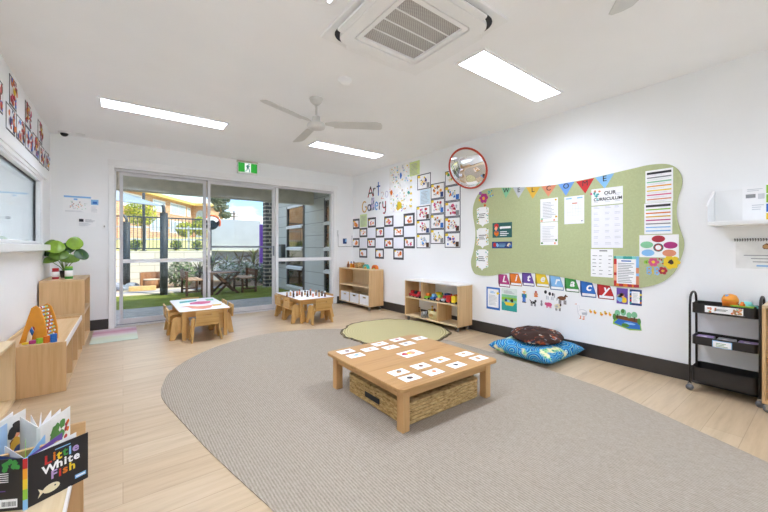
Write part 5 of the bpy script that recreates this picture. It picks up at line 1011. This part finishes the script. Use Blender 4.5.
def d_bk2(m, x0, x1, h):
    for y in (.11, .118, .126, .134, .142): m.box(x0+.05, x1-.05, y, y+.003, .0002, .0006, PAPER)
    for i in range(9): blob(m, x1-.05+rnd.uniform(-.025, .03), h*.86+rnd.uniform(-.02, .02), .011, PAL['green'], .3+.2*(i % 3), 7)
    m.box(x0+.10, x1-.02, .012, .045, .0002, .0006, PAPER)
    for i in range(18): m.box(x1-.072+i*.0027, x1-.072+i*.0027+rnd.choice([.0009, .0015]), .018, .036, .0007, .0010, DARKP)
    m.box(x0+.03, x1-.06, .075, .078, .0002, .0006, PAL['purple'])
open_book(-.300, 1.895, .505, PI-.50, .203, .198, 'black picture book titled Little White Fish standing open at the front of the rack', BKC, [PAL['sky'], PAL['lime'], PAL['yellow'], PAL['amber'], PAL['red']], .1642, 6, d_front, d_bk2, [PAPER, PAL['purple'], PAL['sky'], PAL['lime'], PAPER, PAL['navy']])
CW = mk('book_white', 'eeede8', .4)
def d_cat(m, x0, x1, h):
    w = x1-x0
    for i in range(14): blob(m, x0+w*.52+rnd.uniform(-.04, .04), h*.62+rnd.uniform(-.04, .03), .022, PAL['leafgreen'], .3+.2*(i % 4), 9)
    for i in range(6): blob(m, x0+w*.85+rnd.uniform(-.01, .01), h*.5+rnd.uniform(-.05, .05), .012, PAL[rnd.choice(['red', 'crimson', 'orange'])], .3+.2*(i % 4), 8)
open_book(-.292, 2.10, 1.17, 2.0, .215, .225, 'white picture book with green leafy shape standing open at the right behind', CW, None, .1642, 4, d_cat)
def d_girl(m, x0, x1, h):
    w = x1-x0; X = x0+w*.72
    for x, y, r, c in ((0, .78, .028, 'k2'), (-.02, .68, .03, 'k2'), (.02, .70, .03, 'k2'), (0, .6, .022, 'peach'), (0, .42, .034, 'gold'), (.01, .27, .034, 'navy'), (-.02, .45, .02, 'brown')): blob(m, X+x, y*h, r, PAL[c], .3+rnd.random()*.6, 10)
open_book(-.462, 2.175, 1.15, 2.2, .215, .232, 'white picture book with a dark-haired figure standing open at the rear left', CW, None, .1642, 4, d_girl)
SKB = mk('book_skyblue', 'a9c8ea', .4)
def d_sky(m, x0, x1, h):
    for y in (.40, .5, .6, .7): m.box(x0+.04, x1-.05, h*y, h*y+.006, .0002, .0006, PAL['aqua'])
open_book(-.475, 2.065, 1.25, 1.9, .195, .222, 'pale blue picture book standing open behind the black book', SKB, None, .1642, 2, d_sky, None, None, .09)

# ------------------------------------------------------------------ outside
CONC = mk('patio_concrete', 'a7a19a', .85, 0, .08, 6)
def lawn_mat():
    t = NT('lawn_green'); b = t.bsdf(.9, 0, .1); n1 = t.noise(t.coord(), 3, 4); n2 = t.noise(t.coord(), 90, 2, .7); ad = t.n('ShaderNodeMath', operation='MULTIPLY_ADD'); ad.inputs[1].default_value = .5; t.l(n2, ad.inputs[0]); m_ = t.n('ShaderNodeMath', operation='MULTIPLY'); m_.inputs[1].default_value = .5; t.l(n1, m_.inputs[0]); t.l(m_.outputs[0], ad.inputs[2])
    t.l(t.ramp(ad.outputs[0], [(.3, '5f6a2c'), (.5, '788138'), (.7, '929a4c')]), b.inputs['Base Color']); t.bump(n2, b, .8, .02); return t.m
LAWN = lawn_mat()
struct(MB().box(-7, 3.62, 6.47, 8.28, -.12, -.02, CONC).build('patio_slab')); struct(MB().box(-7, 8, 8.2801, 10.8, -.12, -.015, LAWN).build('lawn'))
struct(MB().box(-7, 8, 10.8001, 14.5, -.12, -.02, mk('garden_mulch', 'a98c72', .9, 0, .2, 20)).build('garden_bed'))
struct(MB().box(-7, 1.55, 10.4, 11.6, -.0145, .005, mk('sand', 'd9c6ab', .9, 0, .08, 12)).build('sand_pit')); struct(MB().box(-7, 2.3, 10.75, 11.05, .0055, .012, mk('path_grey', 'a8a3a6', .8)).build('garden_path'))
def block_mat():
    t = NT('cream_block_wall'); b = t.bsdf(.8); br = t.n('ShaderNodeTexBrick'); br.inputs['Scale'].default_value = 1; br.inputs['Brick Width'].default_value = .8; br.inputs['Row Height'].default_value = .2; br.inputs['Mortar Size'].default_value = .008
    br.inputs['Color1'].default_value = lin('dcd3c0'); br.inputs['Color2'].default_value = lin('e4dccb'); br.inputs['Mortar'].default_value = lin('b5ab98'); t.l(t.coord(rot=(PI/2, 0, 0)), br.inputs['Vector']); t.l(br.outputs[0], b.inputs['Base Color']); return t.m
struct(MB().box(-8, 2.42, 13.0, 13.25, -.0195, 1.05, block_mat()).build('retaining_wall'))
m = MB(); m.add([(-14, 13.26, 1.04), (2.6, 13.26, 1.04), (14, 60, 2.9), (-30, 60, 2.9), (34, 60, 2.9), (5, 13.26, 1.0)], [(0, 1, 2, 3), (1, 5, 4, 2)], mk('dry_lawn', 'c2b873', .9, 0, .12, 1.5)); struct(m.build('hillside'))
# veranda
SOFF = mk('soffit_taupe', 'cbc2b3', .7)
struct(MB().box(-7, 3.60, 6.4705, 7.72, 2.46, 2.62, SOFF).build('veranda_ceiling')); struct(MB().box(-7, 3.60, 7.50, 7.62, 2.175, 2.4595, SOFF).build('veranda_beam')); struct(MB().box(-7, 3.62, 7.6205, 7.66, 2.17, 2.62, mk('fascia_beige', 'c4bca5', .6)).build('veranda_fascia'))
# grey clad wing on the right
def clad_mat():
    t = NT('grey_cladding'); b = t.bsdf(.6); br = t.n('ShaderNodeTexBrick'); br.inputs['Scale'].default_value = 1; br.inputs['Brick Width'].default_value = 40; br.inputs['Row Height'].default_value = .29; br.inputs['Mortar Size'].default_value = .007; br.inputs['Color1'].default_value = lin('bcbdb7'); br.inputs['Color2'].default_value = lin('bcbdb7'); br.inputs['Mortar'].default_value = lin('85867f')
    t.l(t.coord(rot=(0, PI/2, 0)), br.inputs['Vector'])
    t2 = t.n('ShaderNodeTexCoord'); sp_ = t.n('ShaderNodeSeparateXYZ'); t.l(t2.outputs['Object'], sp_.inputs[0]); cb = t.n('ShaderNodeCombineXYZ'); t.l(sp_.outputs[1], cb.inputs[0]); t.l(sp_.outputs[2], cb.inputs[1]); t.l(cb.outputs[0], br.inputs['Vector']); t.l(br.outputs[0], b.inputs['Base Color']); return t.m
CLAD = clad_mat(); WX = 3.63
m = MB(); wins = [(6.50, 7.0), (8.10, 9.22)]; ys = [6.4705, 6.50, 7.0, 8.10, 9.22, 10.9]
for a, b_ in ((7.0, 8.10), (9.22, 10.9)): m.box(WX, WX+.2, a, b_, -.02, 3.0, CLAD)
for a, b_ in wins: m.box(WX, WX+.2, a, b_, -.02, .10, CLAD); m.box(WX, WX+.2, a, b_, 2.27, 3.0, CLAD)
m.box(WX, 7, 10.7, 10.9, -.02, 3.0, CLAD); struct(m.build('wing_wall'))
struct(MB().box(3.3, 7.2, 7.73, 11.0, 3.0005, 3.15, SOFF).build('wing_roof'))
for a, b_ in wins: pass
DKF = mk('frame_darkgrey', '4a4d50', .4, .2)
for k, (a, b_) in enumerate(wins):
    r = sroot('window_%d' % (k+3), (WX, a, .10)); w_ = b_-a
    m = MB(); m.box(-.03, .06, 0, .05, 0, 2.17, DKF); m.box(-.03, .06, w_-.05, w_, 0, 2.17, DKF); m.box(-.03, .06, .05, w_-.05, 2.12, 2.17, ALUW); m.box(-.05, .06, .05, w_-.05, 0, .05, ALUW); struct(m.build('window_frame', r))
    m = MB(); m.box(.0, .006, .0505, w_-.0505, .0505, 2.1195, glass('wing_glass', .09, 'e6eae8')); struct(m.build('glass_pane', r))
    for z in (.55, 1.05, 1.62):
        m = MB(); m.prism([(-.008, z+.03), (-.07, z), (-.07, z-.06), (-.052, z-.06), (-.052, z-.015), (-.008, z+.005)], .055, w_-.055, ALUW, 'y'); struct(m.build('awning_sash', r))
struct(MB().box(WX+.19, WX+.21, 6.5, 9.3, 0, 2.9, mk('blind_cream', 'eceadf', .8)).build('wing_blind'))
t = thing('meter_box', 'dark grey wall box on the clad wing outside the glass', 'box', (WX-.001, 9.62, .98)); MB().box(-.12, 0, -.25, .25, -.27, .27, DKF).build('case', t, bev=.01); MB().box(-.128, -.1205, -.2, .2, -.22, .22, mk('box_face', '6e7a86', .3)).build('door_panel', t)
# striped brick pillar, purple post, rendered wall
def pil():
    t = NT('banded_brick'); b = t.bsdf(.8); br = t.n('ShaderNodeTexBrick'); br.inputs['Scale'].default_value = 1; br.inputs['Brick Width'].default_value = 40; br.inputs['Row Height'].default_value = .11; br.inputs['Mortar Size'].default_value = .016; br.inputs['Color1'].default_value = lin('3c3835'); br.inputs['Color2'].default_value = lin('4a443f'); br.inputs['Mortar'].default_value = lin('b5ab9b')
    t.l(t.coord(rot=(PI/2, 0, 0)), br.inputs['Vector']); t.l(br.outputs[0], b.inputs['Base Color']); return t.m
tag(MB().box(-.125, .125, -.125, .125, 0, 3.0, pil()).build('brick_pillar', loc=(3.505, 10.43, -.0148)), 'dark banded brick pillar on the lawn outside', 'pillar')
tag(MB().box(-.08, .06, -.05, .05, 0, 1.95, mk('purple_paint', '8a52c4', .5)).build('purple_post', loc=(3.74, 11.75, -.0195)), 'flat purple post beyond the brick pillar', 'post')
t = thing('rendered_wall', 'tall pale grey rendered boundary wall beyond the picnic table', 'wall', (3.42, 13.6, -.0195)); RW = mk('render_grey', 'b4b8bb', .8, 0, .03, 3)
MB().box(-.92, .80, -.1, .1, 0, 2.2, RW).build('panel', t); MB().box(.8005, .86, -.12, .12, 0, 2.16, mk('pier_white', 'dcdcdc', .7)).build('pier', t)
# pool fence
t = thing('pool_fence', 'black bar fence along the top of the cream retaining wall', 'fence', (-.3, 13.12, 1.0505)); FB = mk('fence_black', '35383c', .5); FWH = mk('fence_pale', 'c9ccd0', .5)
MB().box(0, 2.75, -.015, .015, 1.04, 1.08, FB).build('top_rail', t); MB().box(0, 2.75, -.012, .012, .06, .095, FB).build('bottom_rail', t)
for k in range(27): MB().box(.05+k*.1, .066+k*.1, -.008, .008, .0955, 1.0395, FB).build('bar', t)
for x in (0, 1.35, 2.70): MB().box(x, x+.05, .0155, .06, 0, 1.12, FB).build('post', t)
t = thing('rear_fence', 'pale metal rail fence behind the black pool fence', 'fence', (-2, 14.0, 1.06)); 
for z in (.35, .75): MB().box(0, 5.2, -.02, .02, z, z+.05, FWH).build('rail', t)
for k in range(5): MB().box(k*1.28, k*1.28+.06, .0205, .07, .0, .85, FWH).build('post', t)
# shade sail posts
PADM = mk('post_padding', '2b2e31', .6); PIPE = mk('post_pipe', '55595e', .4, .3)
def post(x, y, z0, h, pad, bend, label):
    t = thing('shade_post', label, 'post', (x, y, z0), 'dark shade sail posts'); MB().cyl((0, 0, 0), (0, 0, pad), .085, PADM).build('padding', t)
    m = MB(); m.tube([(0, 0, pad+.0005), (0, 0, h-.12), (-bend*.4, 0, h-.03), (-bend, 0, h)], .04, PIPE); m.build('pipe', t)
post(.815, 10.2, -.0145, 2.24, 2.04, .03, 'padded dark post nearest the glass, right of the sail'); post(.085, 12.55, -.0195, 2.12, 1.93, .10, 'padded dark post at the left with a bent top'); post(.52, 13.215, 1.0505, 1.83, .02, 0, 'tall slim dark post rising behind the shade sail')
m = MB(); N = 10; A, B_, C_, D_ = Vector((.80, 10.2, 2.2)), Vector((-.6, 12.9, 3.05)), Vector((-1.8, 11.6, 3.0)), Vector((-1.4, 9.2, 2.16)); vs = []; fs = []
for i in range(N+1):
    for j in range(N+1):
        u, v = i/N, j/N; p = A*(1-u)*(1-v)+B_*u*(1-v)+D_*(1-u)*v+C_*u*v; c = Vector((-.4, 11.1, 2.55)); k = .22*(1-4*(u-.5)**2*4*(v-.5)**2)*(1 if u in (0, 1) or v in (0, 1) else .55); p = p+(c-p)*k*(1-abs((2*u-1)*(2*v-1))); vs += [p]
for i in range(N):
    for j in range(N): a = i*(N+1)+j; fs.append((a, a+1, a+N+2, a+N+1))
m.add(vs, fs, mk('sail_bluegrey', '8d99a4', .8), True); o = m.build('shade_sail'); md = o.modifiers.new('thick', 'SOLIDIFY'); md.thickness = .012; tag(o, 'pale blue-grey shade sail stretched between dark posts', 'shade sail')
# outdoor convex mirror on a slim pole
t = thing('traffic_mirror', 'round dark outdoor mirror with orange and white hood on a slim pole', 'mirror', (1.66, 8.9, -.0148)); z = 1.755
MB().cyl((-.12, .06, 0), (-.12, .06, 1.9), .022, PIPE).build('pole', t); MB().cyl((-.12, .06, z), (.0, .02, z), .018, PIPE).build('arm', t)
m = MB(); m.M = Matrix.Translation((0, 0, z)) @ Matrix.Rotation(PI/2, 4, 'X'); m.lathe([(.16, -.02), (.155, .0), (.13, .03), (.08, .052), (.002, .06)], OUTM, n=32); m.build('dome', t)
for nm, r0, r1, c_, a0, a1 in (('hood', .16, .185, mk('hood_orange', 'e8641f', .4), -25, 150), ('hood_band', .09, .158, PAPER, 25, 150)):
    m = MB(); P = arc(0, 0, r1, r1, a0, a1, 18) + arc(0, -.03 if nm == 'hood_band' else 0, r0, r0, a1, a0, 18); m.M = Matrix.Translation((0, 0, z)); m.prism(P, -.085 if nm == 'hood' else -.075, .02 if nm == 'hood' else -.06, c_, 'y'); m.build(nm, t)
# picnic set
PW = wood('picnic_timber', '604333', '422c21', 'x', .6, .5)
t = thing('picnic_table', 'dark timber kids picnic table with crossed legs on the lawn', 'table', (2.12, 9.65, -.0148))
for k in range(4): MB().box(-.40, .30, -.30+k*.155, -.155+k*.155, .525, .555, PW).build('board', t)
for s in (-1, 1):
    m = MB(); m.prism([(-.3, 0), (-.23, 0), (.3, .5245), (.23, .5245)], s*.25-.02, s*.25+.02, PW, 'y'); m.build('leg', t); m = MB(); m.prism([(.3, 0), (.23, 0), (-.3, .5245), (-.23, .5245)], s*.25+.021*-s-.02, s*.25+.021*-s+.019, PW, 'y') if False else m.prism([(.3, 0), (.23, 0), (-.3, .5245), (-.23, .5245)], s*.21-.019, s*.21+.019, PW, 'y'); m.build('leg', t)
MB().box(-.395, -.34, -.31, .31, 0, .5245, PW).build('end_panel', t)
def bench(x, y, rz, label):
    t = thing('garden_bench', label, 'bench', (x, y, -.0148), 'dark timber benches by the picnic table', rz); 
    for s in (-1, 1):
        for d_, h in ((-.17, .36), (.17, .60)): MB().box(d_-.025, d_+.025, s*.42-.025, s*.42+.025, 0, h, PW).build('leg', t)
        MB().box(-.1445, .1445, s*.42-.02, s*.42+.02, .08, .12, PW).build('stretcher', t)
    for k in range(3): MB().box(-.19+k*.115, -.085+k*.115, -.47, .47, .3605, .385, wood('bench_seat', 'b08d6e', '8c6a4e', 'y', .6)).build('seat_slat', t) if k < 3 else None
    for k in range(2): MB().box(.1955, .215, -.47, .47, .42+k*.095, .5+k*.095, PW).build('back_slat', t)
bench(2.66, 9.85, 0, 'dark timber bench on the right of the picnic table'); bench(1.40, 9.95, PI, 'dark timber slatted bench on the left of the picnic table')
# sandpit bits
t = thing('timber_stump_seat', 'brown timber tub seat with pale step by the sand pit', 'seat', (.66, 12.05, -.0195)); TW = wood('stump_timber', 'a4714a', '7c5233', 'z', .7, .4)
m = MB(); P = arc(0, 0, .28, .28, -20, 200, 14) + arc(0, 0, .22, .22, 200, -20, 14); m.prism(P, 0, .46, TW); m.build('curved_back', t); MB().lathe([(.2, .0), (.2, .24)], TW, n=24).build('seat_block', t); MB().lathe([(.205, .2405), (.205, .265), (.19, .27)], mk('stump_top', 'd8c5ae', .7), n=24).build('seat_top', t)
tag(MB().box(-.30, .30, -.11, .11, 0, .11, mk('yellow_timber', 'd3ae74', .7, 0, .1)).build('timber_edging', loc=(.42, 11.32, .013), bev=.01), 'yellow timber edging beam beside the sand pit', 'beam')
for k, (x, y, r) in enumerate(((-.18, 11.98, .21), (.20, 12.2, .17), (.02, 11.66, .15), (.33, 11.8, .11))):
    m = MB(); m.ball((0, 0, 0), (r, r*.8, r*.55), mk('rock_bluegrey', '8b929b', .8, 0, .3, 14), 10, 7); bmesh.ops.translate(m.bm, verts=m.bm.verts, vec=(0, 0, r*.5))
    for v in m.bm.verts: v.co *= 1+rnd.uniform(-.1, .1)
    tag(m.build('rock', loc=(x, y, -.018)), ['large blue-grey rock at the left of the timber tub seat', 'blue-grey rock behind the sand pit near the padded post', 'blue-grey rock at the front of the rock pile', 'smallest blue-grey rock next to the timber edging'][k], 'rock', 'rocks by the sand pit')
# planting
def leaves(m, c, r, n, mat, s, k=1.0):
    for i in range(n):
        d = Vector((rnd.gauss(0, 1), rnd.gauss(0, 1), rnd.gauss(0, 1))).normalized() * (rnd.random()**.33); p = Vector((c[0]+d.x*r[0], c[1]+d.y*r[1], c[2]+d.z*r[2]))
        a = Vector((rnd.gauss(0, 1), rnd.gauss(0, 1), rnd.gauss(0, 1))).normalized(); b = a.orthogonal().normalized(); q = s*rnd.uniform(.6, 1.3)
        m.add([p-a*q, p-b*q*.45, p+a*q, p+b*q*.45], [(0, 1, 2, 3)], mat)
def bush(x, y, z, r, n, cols, s, label, group, name='shrub', stem=True):
    t = thing(name, label, 'plant', (x, y, z), group); m = MB()
    for k, c in enumerate(cols): leaves(m, (0, 0, r[2]*1.02), r, n//len(cols), c, s)
    m.build('foliage', t)
    if stem: MB().cyl((0, 0, 0), (0, 0, r[2]), .03, PAL['dkbrown'], n=8).build('stem', t)
YG, YG2 = mk('hedge_yellowgreen', 'b5b32e', .7, 0, .15), mk('hedge_green', '74882a', .7, 0, .15)
for k, (x, y, z, r, l_) in enumerate(((.85, 25, 2.35, (.82, .7, .85), 'large round yellow-green hedge bush in front of the brick house, left'), (3.13, 25, 1.8, (.5, .45, .48), 'small round yellow-green bush right of the middle post'), (4.0, 25, 1.9, (.52, .45, .62), 'yellow-green bush beside the door stile in front of the house'))):
    bush(x, y, z, r, 1500, [YG, YG2, YG], .08, l_, 'hedge bushes in front of the brick house')
LF = mk('shrub_leaf', '5f7440', .7, 0, .2); GYL = mk('shrub_grey', '97937a', .7, 0, .15); WFL = mk('white_flower', 'e6e4da', .7)
for x, l_ in ((.33, 'small green shrub at the foot of the pool fence, left'), (1.42, 'small green shrub at the foot of the pool fence, middle'), (2.05, 'small green shrub at the foot of the pool fence, right')): bush(x, 13.5, 1.06, (.17, .11, .18), 220, [LF, YG2, YG], .05, l_, 'small shrubs behind the pool fence')
bush(1.37, 11.75, -.019, (.40, .35, .40), 700, [GYL, LF], .07, 'grey-green shrub in front of the cream block wall', None)
for x, y, r, l_ in ((2.75, 12.0, (.42, .35, .36), 'white-flowering shrub behind the left of the picnic table'), (3.25, 11.9, (.4, .35, .36), 'white-flowering shrub behind the middle of the picnic table'), (3.60, 11.25, (.30, .28, .34), 'white-flowering shrub beside the brick pillar')):
    bush(x, y, -.019, r, 700, [GYL, WFL, LF], .06, l_, 'white-flowering shrubs by the grey wall')
CL, CLG = mk('cordyline_bronze', '6b5842', .6, 0, .2), mk('cordyline_green', '7f8a4a', .6, 0, .2)
for k, (x, y, h, l_) in enumerate(((2.35, 12.5, 1.15, 'spiky plant with a yellow-green tip at the left end of the grey wall'), (2.85, 12.7, 1.2, 'spiky plant behind the picnic table'), (3.3, 12.75, 1.15, 'dark spiky plant in the middle of the grey wall'), (3.72, 12.6, 1.45, 'tallest spiky plant beside the purple post'), (1.95, 12.3, .8, 'spiky green plant between the bench and the door stile'))):
    t = thing('spiky_plant', l_, 'plant', (x, y, -.019), 'spiky plants along the grey wall'); MB().cyl((0, 0, 0), (0, 0, h*.6), .03, PAL['dkbrown'], n=8).build('trunk', t); m = MB()
    for i in range(46):
        a = rnd.uniform(0, 2*PI); e_ = rnd.uniform(.1, 1.4); L = rnd.uniform(.35, .6); d = Vector((math.cos(a)*math.cos(e_), math.sin(a)*math.cos(e_), math.sin(e_))); p0 = Vector((0, 0, h*rnd.uniform(.25, .62))); s_ = d.cross(Vector((0, 0, 1))).normalized()*.02; mid = p0+d*L*.55; tip = p0+d*L+Vector((0, 0, -.12*L))
        m.add([p0-s_*.6, p0+s_*.6, mid+s_, tip, mid-s_], [(0, 1, 2, 3, 4)], CLG if (e_ > 1.0 and k % 3 != 2) or i % 7 == 0 else CL)
    m.build('leaves', t)
# brick house on the hill, gum tree, power pole
def brickm():
    t = NT('house_brick_tan'); b = t.bsdf(.8); br = t.n('ShaderNodeTexBrick'); br.inputs['Scale'].default_value = 1; br.inputs['Brick Width'].default_value = .5; br.inputs['Row Height'].default_value = .17; br.inputs['Mortar Size'].default_value = .02; br.inputs['Color1'].default_value = lin('b98560'); br.inputs['Color2'].default_value = lin('cba07a'); br.inputs['Mortar'].default_value = lin('c9b196')
    t2 = t.n('ShaderNodeTexCoord'); sp_ = t.n('ShaderNodeSeparateXYZ'); t.l(t2.outputs['Object'], sp_.inputs[0]); ad = t.n('ShaderNodeMath', operation='ADD'); t.l(sp_.outputs[0], ad.inputs[0]); t.l(sp_.outputs[1], ad.inputs[1]); cb = t.n('ShaderNodeCombineXYZ'); t.l(ad.outputs[0], cb.inputs[0]); t.l(sp_.outputs[2], cb.inputs[1]); t.l(cb.outputs[0], br.inputs['Vector']); t.l(br.outputs[0], b.inputs['Base Color']); return t.m
t = thing('brick_house', 'tan brick two-storey house with cream gutter on the hill beyond the fence', 'house', (6.33, 45, 2.3)); HB = brickm()
ax = Vector((-.53, -.848, 0)).normalized(); t.rotation_euler = (0, 0, math.atan2(ax.y, ax.x))     # local x runs along the long facade towards the camera
GUT = mk('gutter_cream', 'e2bd6a', .5); RFM = mk('roof_palegreen', 'cdd6cc', .5)
MB().box(0, 27, -9, 0, -1.5, 3.6, HB).build('long_wing', t); MB().box(-3, -.0005, -7, 1.9, -1.5, 3.6, HB).build('arched_wing', t)
m = MB(); m.box(-.2, 27.2, .0005, .5, 3.6005, 3.85, GUT); m.box(-3.2, .5, 1.9, 2.3, 3.6005, 3.85, GUT); m.box(.0, .5, .5005, 1.9, 3.6005, 3.85, GUT); m.build('gutter', t)
m = MB(); m.add([(-.2, .5, 3.86), (27.2, .5, 3.86), (27.2, -9, 3.86), (-.2, -9, 3.86), (4, -4.2, 5.6), (23, -4.2, 5.6)], [(0, 1, 5, 4), (1, 2, 5), (2, 3, 4, 5), (3, 0, 4), (0, 3, 2, 1)], RFM); m.add([(-3.2, 2.3, 3.86), (.5, 2.3, 3.86), (.5, -7, 3.86), (-3.2, -7, 3.86), (-1.4, -1, 5.6)], [(0, 1, 4), (1, 2, 4), (2, 3, 4), (3, 0, 4), (0, 3, 2, 1)], RFM); m.build('roof', t)
WG = mk('house_glass', 'b9c4cc', .2, 0, .1)
for x, z, w_, h in ((.4, 2.3, .8, 1.0), (1.55, 2.25, 3.2, 1.15), (5.7, 2.25, 2.1, 1.1), (9.5, 2.25, 2.5, 1.1), (.5, .3, .8, 1.2), (1.6, .3, 3.2, 1.3), (6.0, .3, 2.2, 1.3)):
    f = MB().box(x, x+w_, -.04, .03, z, z+h, ALUW).build('window', t); MB().box(x+.12, x+w_/2-.04, .0305, .05, z+.12, z+h-.12, WG).build('pane', f); MB().box(x+w_/2+.04, x+w_-.12, .0305, .05, z+.12, z+h-.12, WG).build('pane', f)
for y in (1.1, 2.4):
    pass
for y in (1.0,):
    m = MB(); m.prism([(y-.55, -1), (y+.55, -1)] + arc(y, 2.5, .55, .6, 0, 180, 10), -.0004, .06, WG, 'x'); m.build('arch_opening', t)
GT = mk('gum_leaf', '6c7358', .7, 0, .2)
t = thing('gum_tree', 'grey-green gum tree behind the brick house', 'tree', (7.9, 38, 2.05)); MB().tube([(0, 0, 0), (.1, 0, 2), (-.1, 0, 4)], [.2, .14, .06], PAL['tan']).build('trunk', t); m = MB()
for c, r in (((0, 0, 3.2), (.8, .8, .5)), ((.45, 0, 2.4), (.6, .6, .4)), ((-.35, 0, 3.9), (.65, .65, .5)), ((.4, 0, 4.1), (.6, .6, .5))): leaves(m, c, r, 420, GT, .15)
m.build('foliage', t)
t = thing('power_pole', 'distant timber power pole with crossarms above the grey wall', 'pole', (14.04, 58, 2.75)); MB().cyl((0, 0, 0), (0, 0, 4.1), .12, PAL['dkbrown']).build('pole', t)
for z in (3.6, 3.15): MB().box(-.65, .65, -.08, .08, z, z+.16, PAL['dkbrown']).build('crossarm', t)
